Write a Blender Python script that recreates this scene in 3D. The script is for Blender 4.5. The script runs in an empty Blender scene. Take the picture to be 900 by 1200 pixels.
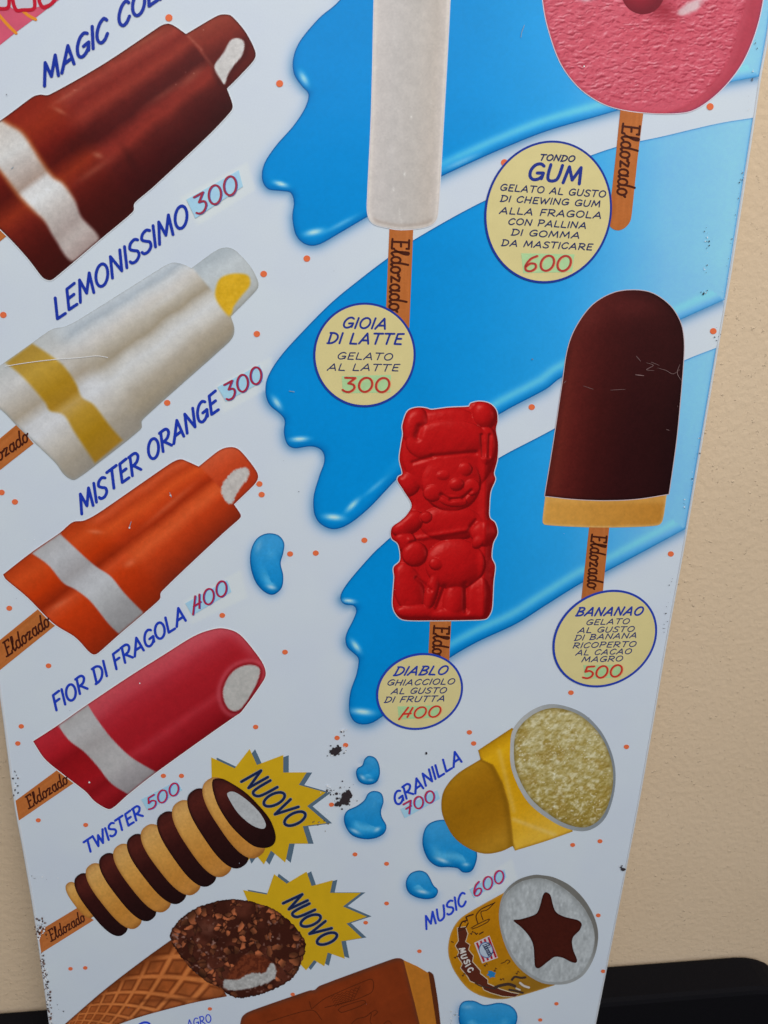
import bpy, math, random
import numpy as np
from mathutils import Vector, Matrix
from mathutils.geometry import delaunay_2d_cdt

random.seed(7)
SC = bpy.context.scene
COL = SC.collection

# ------------------------------------------------------------------ camera geometry
F = 850.0                        # focal length in photo pixels (900 wide)
LEAN = math.radians(3.0)         # the sign leans back against the wall
DIST = 0.55                      # metres from camera to the sign's plane
_d = np.array([360 - 450.0, 3170 - 600.0, F]); _d /= np.linalg.norm(_d)
_u0 = np.array([1.0, 0, 0]) - _d[0] * _d; _u0 /= np.linalg.norm(_u0)
_w0 = np.cross(_d, _u0)
_yaw = math.radians(-7.5)
_u = math.cos(_yaw) * _u0 + math.sin(_yaw) * _w0
_n = np.cross(_u, _d)


def plane_st(P):
    """photo position -> (across, up) metres on the sign's plane"""
    P = np.asarray(P, float).reshape(-1, 2)
    r = np.c_[P[:, 0] - 450, P[:, 1] - 600, np.full(len(P), F)]
    X = r * (DIST / (r @ _n))[:, None]
    return np.c_[X @ _u, -(X @ _d)]


BOT_S, BOT_T = plane_st([(360, 1300)])[0]
UP = Vector((0, math.sin(LEAN), math.cos(LEAN)))
NS = Vector((0, math.cos(LEAN), -math.sin(LEAN)))
BASE = Vector((0, 0, 0.45))
SEAT_Z = 0.45


def cam_vec(e):
    e = np.asarray(e, float)
    return Vector((1, 0, 0)) * float(e @ _u) - UP * float(e @ _d) + NS * float(e @ _n)


cam_pos = BASE + Vector((-BOT_S, 0, 0)) + UP * float(-BOT_T) + NS * float(-DIST)
ex, ey, ez = cam_vec((1, 0, 0)), cam_vec((0, 1, 0)), cam_vec((0, 0, 1))
cd = bpy.data.cameras.new('camera')
cam = bpy.data.objects.new('camera', cd)
COL.objects.link(cam)
M = Matrix((ex, -ey, -ez)).transposed().to_4x4()
M.translation = cam_pos
cam.matrix_world = M
cd.sensor_fit = 'HORIZONTAL'
cd.sensor_width = 36
cd.lens = 36 * F / 900
cd.clip_start = 0.01
cd.clip_end = 100
SC.camera = cam
cd.dof.use_dof = True
cd.dof.focus_distance = DIST / float(_n[2]) * 1.02
cd.dof.aperture_fstop = 16

# ------------------------------------------------------------------ light
SC.view_settings.view_transform = 'Standard'
SC.view_settings.look = 'None'
SC.view_settings.exposure = 0.17
SC.view_settings.gamma = 1.0
w = bpy.data.worlds.new('World')
SC.world = w
w.use_nodes = True
nt = w.node_tree
sky = nt.nodes.new('ShaderNodeTexSky')
sky.sky_type = 'NISHITA'
sky.sun_disc = False
SUN_EL, SUN_AZ = math.radians(48), math.radians(20)   # azimuth measured from straight in front of the wall towards +X
sky.sun_elevation = SUN_EL
sky.sun_rotation = math.pi - SUN_AZ
bg = nt.nodes['Background']
bg.inputs['Strength'].default_value = 0.06
nt.links.new(sky.outputs[0], bg.inputs[0])
sd = bpy.data.lights.new('sun', 'SUN')
sd.energy = 0.5
sd.angle = math.radians(60)
sd.color = (1.0, 0.96, 0.90)
sun = bpy.data.objects.new('sun', sd)
COL.objects.link(sun)
sdir = Vector((math.sin(SUN_AZ) * math.cos(SUN_EL), -math.cos(SUN_AZ) * math.cos(SUN_EL), math.sin(SUN_EL)))
sun.rotation_euler = sdir.to_track_quat('Z', 'Y').to_euler()
sun.location = (0.5, -2, 3)

# added soft area lamp, no visible source: brightens the sign towards the top
al = bpy.data.lights.new('falloff_fill_light', 'AREA')
al.shape = 'RECTANGLE'; al.size = 1.3; al.size_y = 0.8
al.energy = 8.8
al.color = (1.0, 0.985, 0.96)
ao = bpy.data.objects.new('falloff_fill_light', al)
COL.objects.link(ao)
ao.location = (0.22, -0.95, 2.0)
ao.rotation_euler = (ao.location - Vector((0.2, 0, 1.0))).to_track_quat('Z', 'Y').to_euler()

# ------------------------------------------------------------------ numbers
def s2l(c):
    c = np.asarray(c, float) / 255.0
    return np.where(c <= 0.04045, c / 12.92, ((c + 0.055) / 1.055) ** 2.4)


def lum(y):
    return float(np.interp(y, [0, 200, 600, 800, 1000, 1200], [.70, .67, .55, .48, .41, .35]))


def sm(e0, e1, x):
    t = np.clip((x - e0) / (e1 - e0 + 1e-9), 0, 1)
    return t * t * (3 - 2 * t)


def mix(a, b, t):
    t = np.asarray(t)[..., None]
    return np.asarray(a, float) * (1 - t) + np.asarray(b, float) * t


def vnoise(x, y, seed=0):
    xi = np.floor(x).astype(np.int64); yi = np.floor(y).astype(np.int64)
    fx = x - xi; fy = y - yi
    fx = fx * fx * (3 - 2 * fx); fy = fy * fy * (3 - 2 * fy)

    def h(a, b):
        n = (a * 374761393 + b * 668265263 + seed * 1442695041) & 0x7fffffff
        n = ((n ^ (n >> 13)) * 1274126177) & 0x7fffffff
        return ((n ^ (n >> 16)) & 0xffff) / 65535.0
    return (h(xi, yi) * (1 - fx) + h(xi + 1, yi) * fx) * (1 - fy) + (h(xi, yi + 1) * (1 - fx) + h(xi + 1, yi + 1) * fx) * fy


def fbm(x, y, seed=0, octv=4):
    s = 0; a = 0.5; t = 0
    for o in range(octv):
        s = s + a * vnoise(x * 2 ** o, y * 2 ** o, seed + o); t += a; a *= 0.5
    return s / t


def ramp(v, stops):
    p = [q[0] for q in stops]
    return np.stack([np.interp(v, p, [q[1][k] for q in stops]) for k in range(3)], -1)


def smooth(pts, closed=True, step=2.0):
    """Catmull-Rom through pts; a third element of 1 marks a sharp corner"""
    n = len(pts); out = []
    P = [np.array(p[:2], float) for p in pts]
    cor = [len(p) > 2 and p[2] for p in pts]
    rng = range(n if closed else n - 1)
    for i in rng:
        p1, p2 = P[i], P[(i + 1) % n]
        p0 = P[(i - 1) % n] if (closed or i > 0) else p1
        p3 = P[(i + 2) % n] if (closed or i + 2 < n) else p2
        m1 = (p2 - p0) * 0.5; m2 = (p3 - p1) * 0.5
        L = np.linalg.norm(p2 - p1)
        if cor[i]: m1 = p2 - p1
        if cor[(i + 1) % n]: m2 = p2 - p1
        k = np.linalg.norm(m1)
        if k > 1.2 * L: m1 = m1 * (1.2 * L / k)
        k = np.linalg.norm(m2)
        if k > 1.2 * L: m2 = m2 * (1.2 * L / k)
        c = max(1, int(L / step))
        for j in range(c):
            t = j / c
            out.append((2 * t**3 - 3 * t**2 + 1) * p1 + (t**3 - 2 * t**2 + t) * m1 + (-2 * t**3 + 3 * t**2) * p2 + (t**3 - t**2) * m2)
    if not closed: out.append(P[-1])
    return np.array(out)


def Z(off, s, pts):
    """points read off an enlarged view -> photo positions"""
    return [(p[0] / s + off[0], p[1] / s + off[1]) + tuple(p[2:]) for p in pts]


def inside(X, Y, poly):
    r = np.zeros(len(X), bool); x = poly[:, 0]; y = poly[:, 1]; j = len(poly) - 1
    for i in range(len(poly)):
        c = (y[i] > Y) != (y[j] > Y)
        if c.any():
            r[c] ^= X[c] < (x[j] - x[i]) * (Y[c] - y[i]) / (y[j] - y[i]) + x[i]
        j = i
    return r


def pdist(X, Y, poly, closed=True):
    """distance to an outline and the way to its nearest point"""
    best = np.full(len(X), 1e9); bx = np.zeros(len(X)); by = np.zeros(len(X))
    n = len(poly)
    for i in range(n if closed else n - 1):
        a = poly[i]; b = poly[(i + 1) % n]; ab = b - a; l2 = ab @ ab + 1e-12
        t = np.clip(((X - a[0]) * ab[0] + (Y - a[1]) * ab[1]) / l2, 0, 1)
        qx = a[0] + t * ab[0] - X; qy = a[1] + t * ab[1] - Y
        d = qx * qx + qy * qy; m = d < best
        best[m] = d[m]; bx[m] = qx[m]; by[m] = qy[m]
    d = np.sqrt(best)
    return d, bx / (d + 1e-6), by / (d + 1e-6)


def soft_in(X, Y, poly):
    d = pdist(X, Y, poly)[0]
    return np.where(inside(X, Y, poly), d, -d)


def seg(X, Y, a, b):
    ax, ay = a; dx, dy = b[0] - ax, b[1] - ay
    t = np.clip(((X - ax) * dx + (Y - ay) * dy) / (dx * dx + dy * dy + 1e-9), 0, 1)
    return np.hypot(X - ax - t * dx, Y - ay - t * dy)


def blob(X, Y, x, y, rx, ry, deg=0):
    """soft spot, 1 in the middle, 0 at its rim"""
    a = math.radians(deg); c, s = math.cos(a), math.sin(a)
    p = ((X - x) * c + (Y - y) * s) / rx; q = (-(X - x) * s + (Y - y) * c) / ry
    return np.exp(-(p * p + q * q) * 1.6)


def uvquad(X, Y, q):
    """q = corners at (u,v) 00 10 11 01; returns u, v by the plane projective map"""
    src = np.array([(0, 0), (1, 0), (1, 1), (0, 1)], float); A = []; B = []
    for (x, y), (a, b) in zip(q, src):
        A.append([x, y, 1, 0, 0, 0, -a * x, -a * y]); B.append(a)
        A.append([0, 0, 0, x, y, 1, -b * x, -b * y]); B.append(b)
    h = np.linalg.solve(np.array(A, float), np.array(B, float))
    dn = h[6] * X + h[7] * Y + 1
    return (h[0] * X + h[1] * Y + h[2]) / dn, (h[3] * X + h[4] * Y + h[5]) / dn


# ------------------------------------------------------------------ materials
def new_mat(name):
    m = bpy.data.materials.new(name); m.use_nodes = True
    return m, m.node_tree, m.node_tree.nodes['Principled BSDF']


def ink_material(name, rough, spec, grain, bump):
    m, t, b = new_mat(name)
    at = t.nodes.new('ShaderNodeAttribute'); at.attribute_name = 'ink'
    tc = t.nodes.new('ShaderNodeTexCoord')
    nz = t.nodes.new('ShaderNodeTexNoise'); nz.inputs['Scale'].default_value = 900; nz.inputs['Detail'].default_value = 2
    mp = t.nodes.new('ShaderNodeMapRange'); mp.inputs[3].default_value = 1 - grain; mp.inputs[4].default_value = 1 + grain
    mx = t.nodes.new('ShaderNodeMix'); mx.data_type = 'RGBA'; mx.blend_type = 'MULTIPLY'; mx.inputs[0].default_value = 1
    t.links.new(tc.outputs['Object'], nz.inputs['Vector'])
    t.links.new(nz.outputs[0], mp.inputs[0])
    t.links.new(at.outputs['Color'], mx.inputs[6]); t.links.new(mp.outputs[0], mx.inputs[7])
    t.links.new(mx.outputs[2], b.inputs['Base Color'])
    b.inputs['Roughness'].default_value = rough
    b.inputs['Specular IOR Level'].default_value = spec
    n2 = t.nodes.new('ShaderNodeTexNoise'); n2.inputs['Scale'].default_value = 14; n2.inputs['Detail'].default_value = 3
    bp = t.nodes.new('ShaderNodeBump'); bp.inputs['Strength'].default_value = bump; bp.inputs['Distance'].default_value = 0.004
    t.links.new(tc.outputs['Object'], n2.inputs['Vector'])
    t.links.new(n2.outputs[0], bp.inputs['Height']); t.links.new(bp.outputs[0], b.inputs['Normal'])
    return m


TIN = ink_material('printed_tin', 0.24, 0.07, 0.035, 0.10)
PAPER = ink_material('price_sticker_paper', 0.42, 0.35, 0.05, 0.10)
RUST = ink_material('rusted_iron', 0.85, 0.2, 0.5, 0.3)

# ------------------------------------------------------------------ sign assembly
SIGN = bpy.data.objects.new('advertising_sign', None)
COL.objects.link(SIGN)
SIGN.empty_display_size = 0.05
SM = Matrix((Vector((1, 0, 0)), NS, UP)).transposed().to_4x4()
SM.translation = BASE
SIGN.matrix_world = SM
SIGN['label'] = 'white tin price sign printed with ice lollies and blue splashes, leaning on the beige wall'
SIGN['category'] = 'sign'
DZ = 0.00010


def link(name, me, parent, label=None):
    o = bpy.data.objects.new(name, me)
    COL.objects.link(o)
    o.parent = parent
    if label: o['label'] = label
    return o


def mesh_of(name, P, faces, lay, cols, mat, z=None):
    """P photo positions, lay a height in sheets above the tin, cols linear colours per vertex"""
    st = plane_st(P)
    h = np.full(len(P), lay * DZ)
    if z is not None: h = h + z
    V = np.c_[st[:, 0] - BOT_S, -h, st[:, 1] - BOT_T]
    me = bpy.data.meshes.new(name)
    me.from_pydata(V.tolist(), [], faces)
    me.update()
    # all faces look out of the sign
    nrm = np.zeros(len(me.polygons) * 3); me.polygons.foreach_get('normal', nrm)
    if nrm[1::3].sum() > 0: me.flip_normals()
    a = me.attributes.new('ink', 'FLOAT_COLOR', 'POINT')
    c = np.ones((len(P), 4)); c[:, :3] = cols
    a.data.foreach_set('color', c.ravel())
    me.materials.append(mat)
    return me


def grow(poly, d):
    """outline moved outwards by d"""
    p = np.asarray(poly, float)
    area = np.sum(p[:, 0] * np.roll(p[:, 1], -1) - np.roll(p[:, 0], -1) * p[:, 1])
    t = np.roll(p, -1, 0) - np.roll(p, 1, 0)
    t /= np.linalg.norm(t, axis=1)[:, None] + 1e-9
    n = np.c_[t[:, 1], -t[:, 0]] * (1 if area > 0 else -1)
    return p + n * d


def fill(poly, sp, pts_keep=None):
    x0, y0 = poly.min(0); x1, y1 = poly.max(0)
    if sp:
        x0 = max(x0, -45); y0 = max(y0, -45); x1 = min(x1, 945); y1 = min(y1, 1245)
        gx, gy = np.meshgrid(np.arange(x0, x1, sp), np.arange(y0, y1, sp * 0.87))
        gx = gx + (np.arange(gx.shape[0]) % 2)[:, None] * sp * 0.5
        X = gx.ravel(); Y = gy.ravel()
        m = inside(X, Y, poly); X = X[m]; Y = Y[m]
        d, _, _ = pdist(X, Y, poly)
        offs = [o for o in (.8, 1.8) if o < 2.2 * sp] if sp < 3 else []
        m = d > (offs[-1] if offs else 0) + sp * 0.45
        G = np.c_[X[m], Y[m]]
        for o in offs:                         # two rows of points just inside the outline keep its edge line crisp
            R = grow(poly, -o)
            R = R[(R[:, 0] > -45) & (R[:, 0] < 945) & (R[:, 1] > -45) & (R[:, 1] < 1245)]
            if len(R) == 0: continue
            R = R[inside(R[:, 0], R[:, 1], poly)]
            if len(R): G = np.vstack([G, R[pdist(R[:, 0], R[:, 1], poly)[0] > o * .8]])
    else:
        G = np.zeros((0, 2))
    A = np.vstack([poly, G]); n = len(poly)
    r = delaunay_2d_cdt([Vector(p) for p in A.tolist()], [(i, (i + 1) % n) for i in range(n)], [], 1, 1e-5)
    return np.array([(v.x, v.y) for v in r[0]]), [tuple(f) for f in r[2]]


PLAIN = {'splash', 'orange_dot', 'info_badge', 'badge_face', 'badge_lettering', 'product_name', 'price_sticker', 'price_numerals', 'rust_chip', 'speck', 'scratch'}


def ink(c, y, name=''):
    c = np.asarray(c, float)
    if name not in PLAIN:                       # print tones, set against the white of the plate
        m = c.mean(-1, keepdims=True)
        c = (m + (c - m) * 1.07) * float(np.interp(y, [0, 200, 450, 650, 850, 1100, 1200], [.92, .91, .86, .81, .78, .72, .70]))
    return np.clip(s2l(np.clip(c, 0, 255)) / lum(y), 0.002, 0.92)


def art(name, poly, paint, lay, parent=None, label=None, sp=1.6, yref=None, mat=None, tint=None):
    """a printed picture: outline poly, paint(X, Y) gives its colours as the photo shows them"""
    poly = np.asarray(poly, float)
    P, Fc = fill(poly, sp)
    if yref is None: yref = float(np.clip(poly[:, 1].mean(), 0, 1200))
    c = paint(P[:, 0], P[:, 1])
    c = np.broadcast_to(np.asarray(c, float), (len(P), 3))
    if tint: c = c * np.array(tint)
    if name not in PLAIN and sp and sp < 3:       # grain of the photographed ices, unevenness of the ink
        X_, Y_ = P[:, 0], P[:, 1]
        c = c * (1 + .07 * (fbm(X_ / 1.5, Y_ / 1.5, 301, 2) - .5) + .055 * (fbm(X_ / 8, Y_ / 8, 311, 3) - .5))[:, None]
    me = mesh_of(name, P, Fc, lay, ink(c, yref, name), mat or TIN)
    return link(name, me, parent or SIGN, label)


def flat(name, poly, col, lay, parent=None, label=None, mat=None, yref=None):
    return art(name, poly, lambda X, Y: np.tile(np.asarray(col, float), (len(X), 1)), lay, parent, label, 0, yref, mat)


# ------------------------------------------------------------------ drawn lines and lettering
class Strokes:
    def __init__(self): self.P = []; self.F = []; self.z = []; self.n = 0

    def add(self, pts, wid, closed=False, lift=0, taper=None):
        p = np.asarray(pts, float)
        keep = [0] + [i for i in range(1, len(p)) if np.linalg.norm(p[i] - p[i - 1]) > 1e-3]
        p = p[keep]
        if closed and np.linalg.norm(p[0] - p[-1]) < 1e-3: p = p[:-1]
        n = len(p)
        if n < 2: return
        h = np.full(n, wid / 2.0)
        if taper is not None: h = h * taper(np.linspace(0, 1, n))
        L = []; R = []
        for i in range(n):
            a = p[i] - p[i - 1] if (i > 0 or closed) else p[i + 1] - p[i]
            b = p[(i + 1) % n] - p[i] if (i < n - 1 or closed) else p[i] - p[i - 1]
            a = a / np.linalg.norm(a); b = b / np.linalg.norm(b)
            na = np.array([-a[1], a[0]]); nb = np.array([-b[1], b[0]])
            m = na + nb; k = np.linalg.norm(m)
            m = na if k < 0.3 else m / k
            s = 1 / max(0.55, float(m @ na))
            L.append(p[i] + m * h[i] * s); R.append(p[i] - m * h[i] * s)
        b0 = self.n; pts2 = []
        for l, r in zip(L, R): pts2 += [l, r]
        F = [(b0 + 2 * i, b0 + 2 * i + 1, b0 + 2 * i + 3, b0 + 2 * i + 2) for i in range(n - 1)]
        if closed:
            F.append((b0 + 2 * n - 2, b0 + 2 * n - 1, b0 + 1, b0))
        else:
            for e, s0 in ((0, -1), (n - 1, 1)):
                dirv = (p[1] - p[0]) if e == 0 else (p[-1] - p[-2])
                dirv = dirv / np.linalg.norm(dirv) * s0
                li, ri = b0 + 2 * e, b0 + 2 * e + 1
                nn = (L[e] - R[e]) / 2; ids = []
                for j in range(1, 5):
                    a = math.pi * j / 5
                    ids.append(b0 + len(pts2)); pts2.append(p[e] + nn * math.cos(a) + dirv * np.linalg.norm(nn) * math.sin(a))
                F.append(tuple([li] + ids + [ri]) if e else tuple([ri] + ids[::-1] + [li]))
        self.P += pts2; self.F += F; self.z += [lift * 0.00002] * len(pts2); self.n += len(pts2)

    def build(self, name, col, lay, parent=None, label=None, mat=None, yref=None):
        P = np.array(self.P)
        y = float(np.clip(P[:, 1].mean(), 0, 1200)) if yref is None else yref
        me = mesh_of(name, P, self.F, lay, ink(np.tile(np.asarray(col, float), (len(P), 1)), y, name), mat or TIN, np.array(self.z))
        return link(name, me, parent or SIGN, label)


def oval(x, y, rx, ry, n=22, ph=0.0):
    return [(x + rx * math.cos(ph + 2 * math.pi * i / n), y + ry * math.sin(ph + 2 * math.pi * i / n)) for i in range(n)]


O_ = ('c', oval(.39, .5, .37, .5))
P_ = ('s', [(.0, 1), (.45, .99), (.64, .76), (.48, .5), (.1, .45)])
GL = {
    'A': (.8, [('l', [(0, 0), (.45, 1), (.75, 0)]), ('l', [(.15, .32), (.66, .32)])]),
    'B': (.68, [('l', [(.08, 0), (.1, 1)]), ('s', [(.0, 1), (.45, .98), (.58, .78), (.42, .57), (.12, .52)]), ('s', [(.12, .52), (.52, .46), (.66, .25), (.48, .04), (.02, 0)])]),
    'C': (.68, [('s', [(.66, .84), (.5, 1), (.25, .92), (.05, .6), (.06, .25), (.25, .02), (.48, .04), (.66, .22)])]),
    'D': (.72, [('l', [(.08, 0), (.1, 1)]), ('s', [(0, 1), (.35, .98), (.62, .8), (.7, .5), (.56, .18), (.3, .02), (.0, 0)])]),
    'E': (.6, [('l', [(.58, 1), (.1, .98), (.07, .02), (.58, 0)]), ('l', [(.1, .52), (.48, .53)])]),
    'F': (.58, [('l', [(.6, 1), (.1, .98), (.07, 0)]), ('l', [(.1, .52), (.48, .53)])]),
    'G': (.74, [('s', [(.66, .88), (.48, 1), (.22, .92), (.04, .6), (.06, .22), (.26, .02), (.52, .06), (.7, .25)]), ('l', [(.4, .43), (.72, .45), (.69, .1)])]),
    'H': (.7, [('l', [(.05, 0), (.08, 1)]), ('l', [(.62, 0), (.66, 1)]), ('l', [(.07, .5), (.63, .5)])]),
    'I': (.12, [('l', [(.05, 0), (.07, 1)])]),
    'L': (.56, [('l', [(.08, 1), (.05, .02), (.56, 0)])]),
    'M': (.92, [('l', [(.02, 0), (.14, 1), (.46, .2), (.76, 1), (.88, 0)])]),
    'N': (.74, [('l', [(.04, 0), (.08, 1), (.64, .02), (.68, 1)])]),
    'O': (.78, [O_]),
    'P': (.64, [('l', [(.06, 0), (.1, 1)]), P_]),
    'R': (.7, [('l', [(.06, 0), (.1, 1)]), P_, ('l', [(.22, .46), (.7, 0)])]),
    'S': (.6, [('s', [(.6, .88), (.4, 1), (.15, .93), (.08, .72), (.3, .53), (.52, .38), (.56, .15), (.36, 0), (.1, .04), (.0, .16)])]),
    'T': (.7, [('l', [(.0, 1), (.72, 1)]), ('l', [(.37, 1), (.32, 0)])]),
    'U': (.72, [('s', [(.06, 1), (.05, .4), (.12, .08), (.32, 0), (.55, .1), (.64, .4), (.68, 1)])]),
    'V': (.7, [('l', [(0, 1), (.32, 0), (.7, 1)])]),
    'W': (.98, [('l', [(0, 1), (.22, 0), (.47, .8), (.67, 0), (.98, 1)])]),
    '0': (.74, [('c', oval(.36, .5, .36, .5))]),
    '3': (.66, [('l', [(.04, 1), (.6, .98), (.26, .6)]), ('s', [(.26, .6), (.55, .5), (.62, .25), (.42, .01), (.15, .02), (.0, .14)])]),
    '4': (.70, [('l', [(.36, 1), (.0, -.08)]), ('l', [(.14, .40), (.66, .44)]), ('l', [(.66, .96), (.5, .1)])]),
    '5': (.62, [('l', [(.58, 1), (.12, .97), (.07, .55)]), ('s', [(.07, .55), (.35, .62), (.6, .4), (.54, .12), (.3, 0), (.0, .08)])]),
    '6': (.66, [('s', [(.56, 1), (.24, .8), (.04, .38), (.12, .06), (.4, .0), (.62, .2), (.55, .46), (.28, .5), (.07, .3)])]),
    '7': (.64, [('l', [(0, .98), (.64, 1), (.28, 0)]), ('l', [(.12, .52), (.56, .56)])]),
    ' ': (.34, []),
}
SCRIPT = {
    'E': (.62, [('l', [(.62, .86), (.62, 1), (.05, 1.0)]), ('l', [(.2, 1), (.18, .0)]), ('l', [(0, .02), (.62, .0), (.64, .14)]), ('l', [(.18, .52), (.48, .54)])]),
    'l': (.30, [('s', [(.0, .2), (.22, .7), (.25, .98), (.14, 1.0), (.1, .7), (.1, .15), (.2, 0), (.34, .12)])]),
    'd': (.52, [('c', oval(.2, .27, .2, .27, 16)), ('s', [(.5, 1), (.42, .6), (.4, .15), (.5, 0), (.58, .08)])]),
    'o': (.46, [('c', oval(.2, .27, .2, .27, 16)), ('s', [(.36, .46), (.46, .42), (.52, .48)])]),
    'r': (.44, [('l', [(0, .42), (.1, .54), (.36, .5), (.06, .04), (.42, .06)])]),
    'a': (.50, [('c', oval(.2, .27, .2, .27, 16)), ('s', [(.42, .55), (.4, .15), (.48, 0), (.56, .08)])]),
}


def write(S, text, p0, p1, up, wid, font=GL, gap=.2, jit=.03, lift=0):
    """letters along the baseline p0-p1, up = the vector of one letter height"""
    p0 = np.array(p0, float); p1 = np.array(p1, float); up = np.array(up, float)
    adv = []; x = 0
    for ch in text:
        adv.append(x); x += font[ch][0] + gap
    x -= gap
    d = (p1 - p0) / x
    rng = random.Random(text)
    for ch, a in zip(text, adv):
        j = rng.uniform(-jit, jit)
        k = 0
        for kind, pts in font[ch][1]:
            q = np.array([p0 + d * (a + px) + up * (py + j) for px, py in pts])
            if kind == 's': q = smooth([tuple(v) for v in q], False, max(0.7, wid * .35))
            if kind == 'c': q = smooth([tuple(v) for v in q], True, max(0.7, wid * .35))
            if kind == 'l':
                for a_, b_ in zip(q[:-1], q[1:]): S.add([a_, b_], wid, False, lift + k); k += 1
            else:
                S.add(q, wid, kind == 'c', lift + k); k += 1


WHITE = (202, 210, 221)

# ------------------------------------------------------------------ outlines of the blue splashes
RIGHT = [(914, -60), (905, 0), (899, 49), (891, 92), (883, 147), (875, 200), (856.5, 320), (844, 392), (807, 610), (780, 760), (763, 860), (745, 960), (698, 1200), (677, 1300)]
R6 = ((290, 0), 3.3333); R7 = ((540, 0), 2.5); R8 = ((290, 300), 3.3333); S1 = ((400, 450), 3.75); S2 = ((600, 320), 3.0)
S3 = ((380, 690), 3.4615); S4 = ((600, 600), 3.0); S5 = ((440, 800), 2.8125); S6 = ((440, 1000), 2.8125); S8 = ((240, 1080), 2.8125)
R1 = ((0, 0), 2.727); R2 = ((0, 180), 2.727); R3 = ((0, 420), 2.727); R4 = ((0, 670), 2.647); R5 = ((0, 860), 2.093)
CA = ((0, 0), 5.0); CB = ((150, 0), 5.0); CC = ((0, 110), 5.0); CT = ((60, 900), 3.3333); CN = ((70, 1020), 2.5); CS = ((230, 860), 4.286)
CD = ((360, 830), 4.5); CM = ((510, 1010), 4.286); CE = ((390, 640), 5.456); CL = ((0, 1000), 5.0)


def in_edge(y, inset=2.0):
    xs = [p[0] for p in RIGHT]; ys = [p[1] for p in RIGHT]
    return float(np.interp(y, ys, xs)) - inset


left1 = Z(*R6, [(360, 0), (280, 70), (205, 160), (178, 230), (182, 290), (215, 340), (238, 368), (225, 420), (180, 490), (110, 570), (65, 640), (57, 700), (80, 738), (130, 746), (168, 753), (181, 790), (175, 850), (190, 920), (230, 956), (280, 955), (370, 905), (480, 840)])
BAND1 = smooth([(425, -40, 1)] + left1 + [(470, 231), (515, 208), (560, 187), (592, 173), (640, 154), (700, 136.5), (726, 129), (790, 113), (852, 97.3), (in_edge(90), 89.8, 1), (in_edge(40), 40, 1), (in_edge(-40), -40, 1)], True, 3)
low2 = [(434, 594), (467, 559.5), (500, 532), (545, 506), (584, 486), (600, 477), (640, 456), (657, 443), (700, 421), (750, 396), (800, 373.5), (in_edge(352), 351.5, 1)]
left2 = Z(*R8, [(545, 10), (440, 90), (330, 180), (220, 290), (130, 390), (80, 470), (70, 530), (85, 580), (125, 615), (145, 642), (142, 690), (155, 735), (185, 751), (250, 744), (290, 760), (300, 800), (280, 860), (258, 940), (262, 1010), (290, 1050), (340, 1067), (400, 1045)])
BAND2 = smooth([(in_edge(138), 138, 1), (840, 145), (780, 159), (716, 174), (640, 203), (560, 239), (485, 281)] + left2 + low2, True, 3)
left3 = Z(*CE, [(305, 0), (190, 120), (90, 240), (50, 310), (52, 350), (80, 374), (130, 380), (150, 410), (130, 470), (90, 550), (80, 600), (95, 650), (150, 700), (165, 730), (150, 820), (115, 920), (102, 1020), (115, 1090), (150, 1130), (210, 1140), (280, 1115)])
BAND3 = smooth([(in_edge(408), 407.5, 1), (801.5, 422.5), (720, 462), (648, 503), (600, 528), (584, 537), (520, 577)] + left3 + [(470, 822), (505, 788), (527, 771), (560, 752), (605, 731), (640, 709), (682, 683), (710, 670), (753, 647), (in_edge(620), 620, 1)], True, 3)
DROPS = {
    'bean': smooth([(313, 625), (326, 627), (333, 636), (332, 648), (329, 660), (332, 675), (330, 689), (320, 697), (309, 693), (299, 681), (293.5, 663), (294, 645), (301, 631)], True, 2),
    'pear': smooth(Z(*CD, [(325, 250), (360, 262), (380, 300), (383, 350), (365, 390), (320, 404), (275, 388), (257, 345), (265, 315), (290, 300), (302, 268)]), True, 2),
    'boot': smooth(Z(*CD, [(350, 435), (390, 447), (403, 490), (390, 540), (395, 575), (418, 620), (405, 660), (360, 685), (300, 690), (240, 672), (205, 630), (193, 580), (210, 540), (260, 515), (300, 485), (320, 450)]), True, 2),
    'cup': smooth(Z(*CD, [(700, 588), (640, 610), (612, 660), (610, 730), (640, 800), (690, 835), (750, 838), (795, 845), (820, 865), (860, 863), (885, 830), (895, 760), (850, 700), (760, 600)]), True, 2),
    'bead': smooth(Z(*CD, [(590, 855), (545, 870), (520, 915), (530, 965), (570, 995), (630, 1007), (675, 995), (690, 960), (665, 930), (645, 890), (625, 865)]), True, 2),
    'pond': smooth(Z(*S6, [(275, 512), (290, 488), (325, 486), (360, 499), (410, 492), (450, 505), (468, 535), (458, 575), (430, 610), (330, 612), (280, 570)]), True, 2),
}

# ------------------------------------------------------------------ the tin plate
LEFT = [(58, 1200), (42, 1084), (28, 1000), (16.7, 938), (0, 812), (-50, 480), (-122, 0), (-131, -60)]
PLATE = np.array(RIGHT + [(73, 1303)] + LEFT, float)


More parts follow.
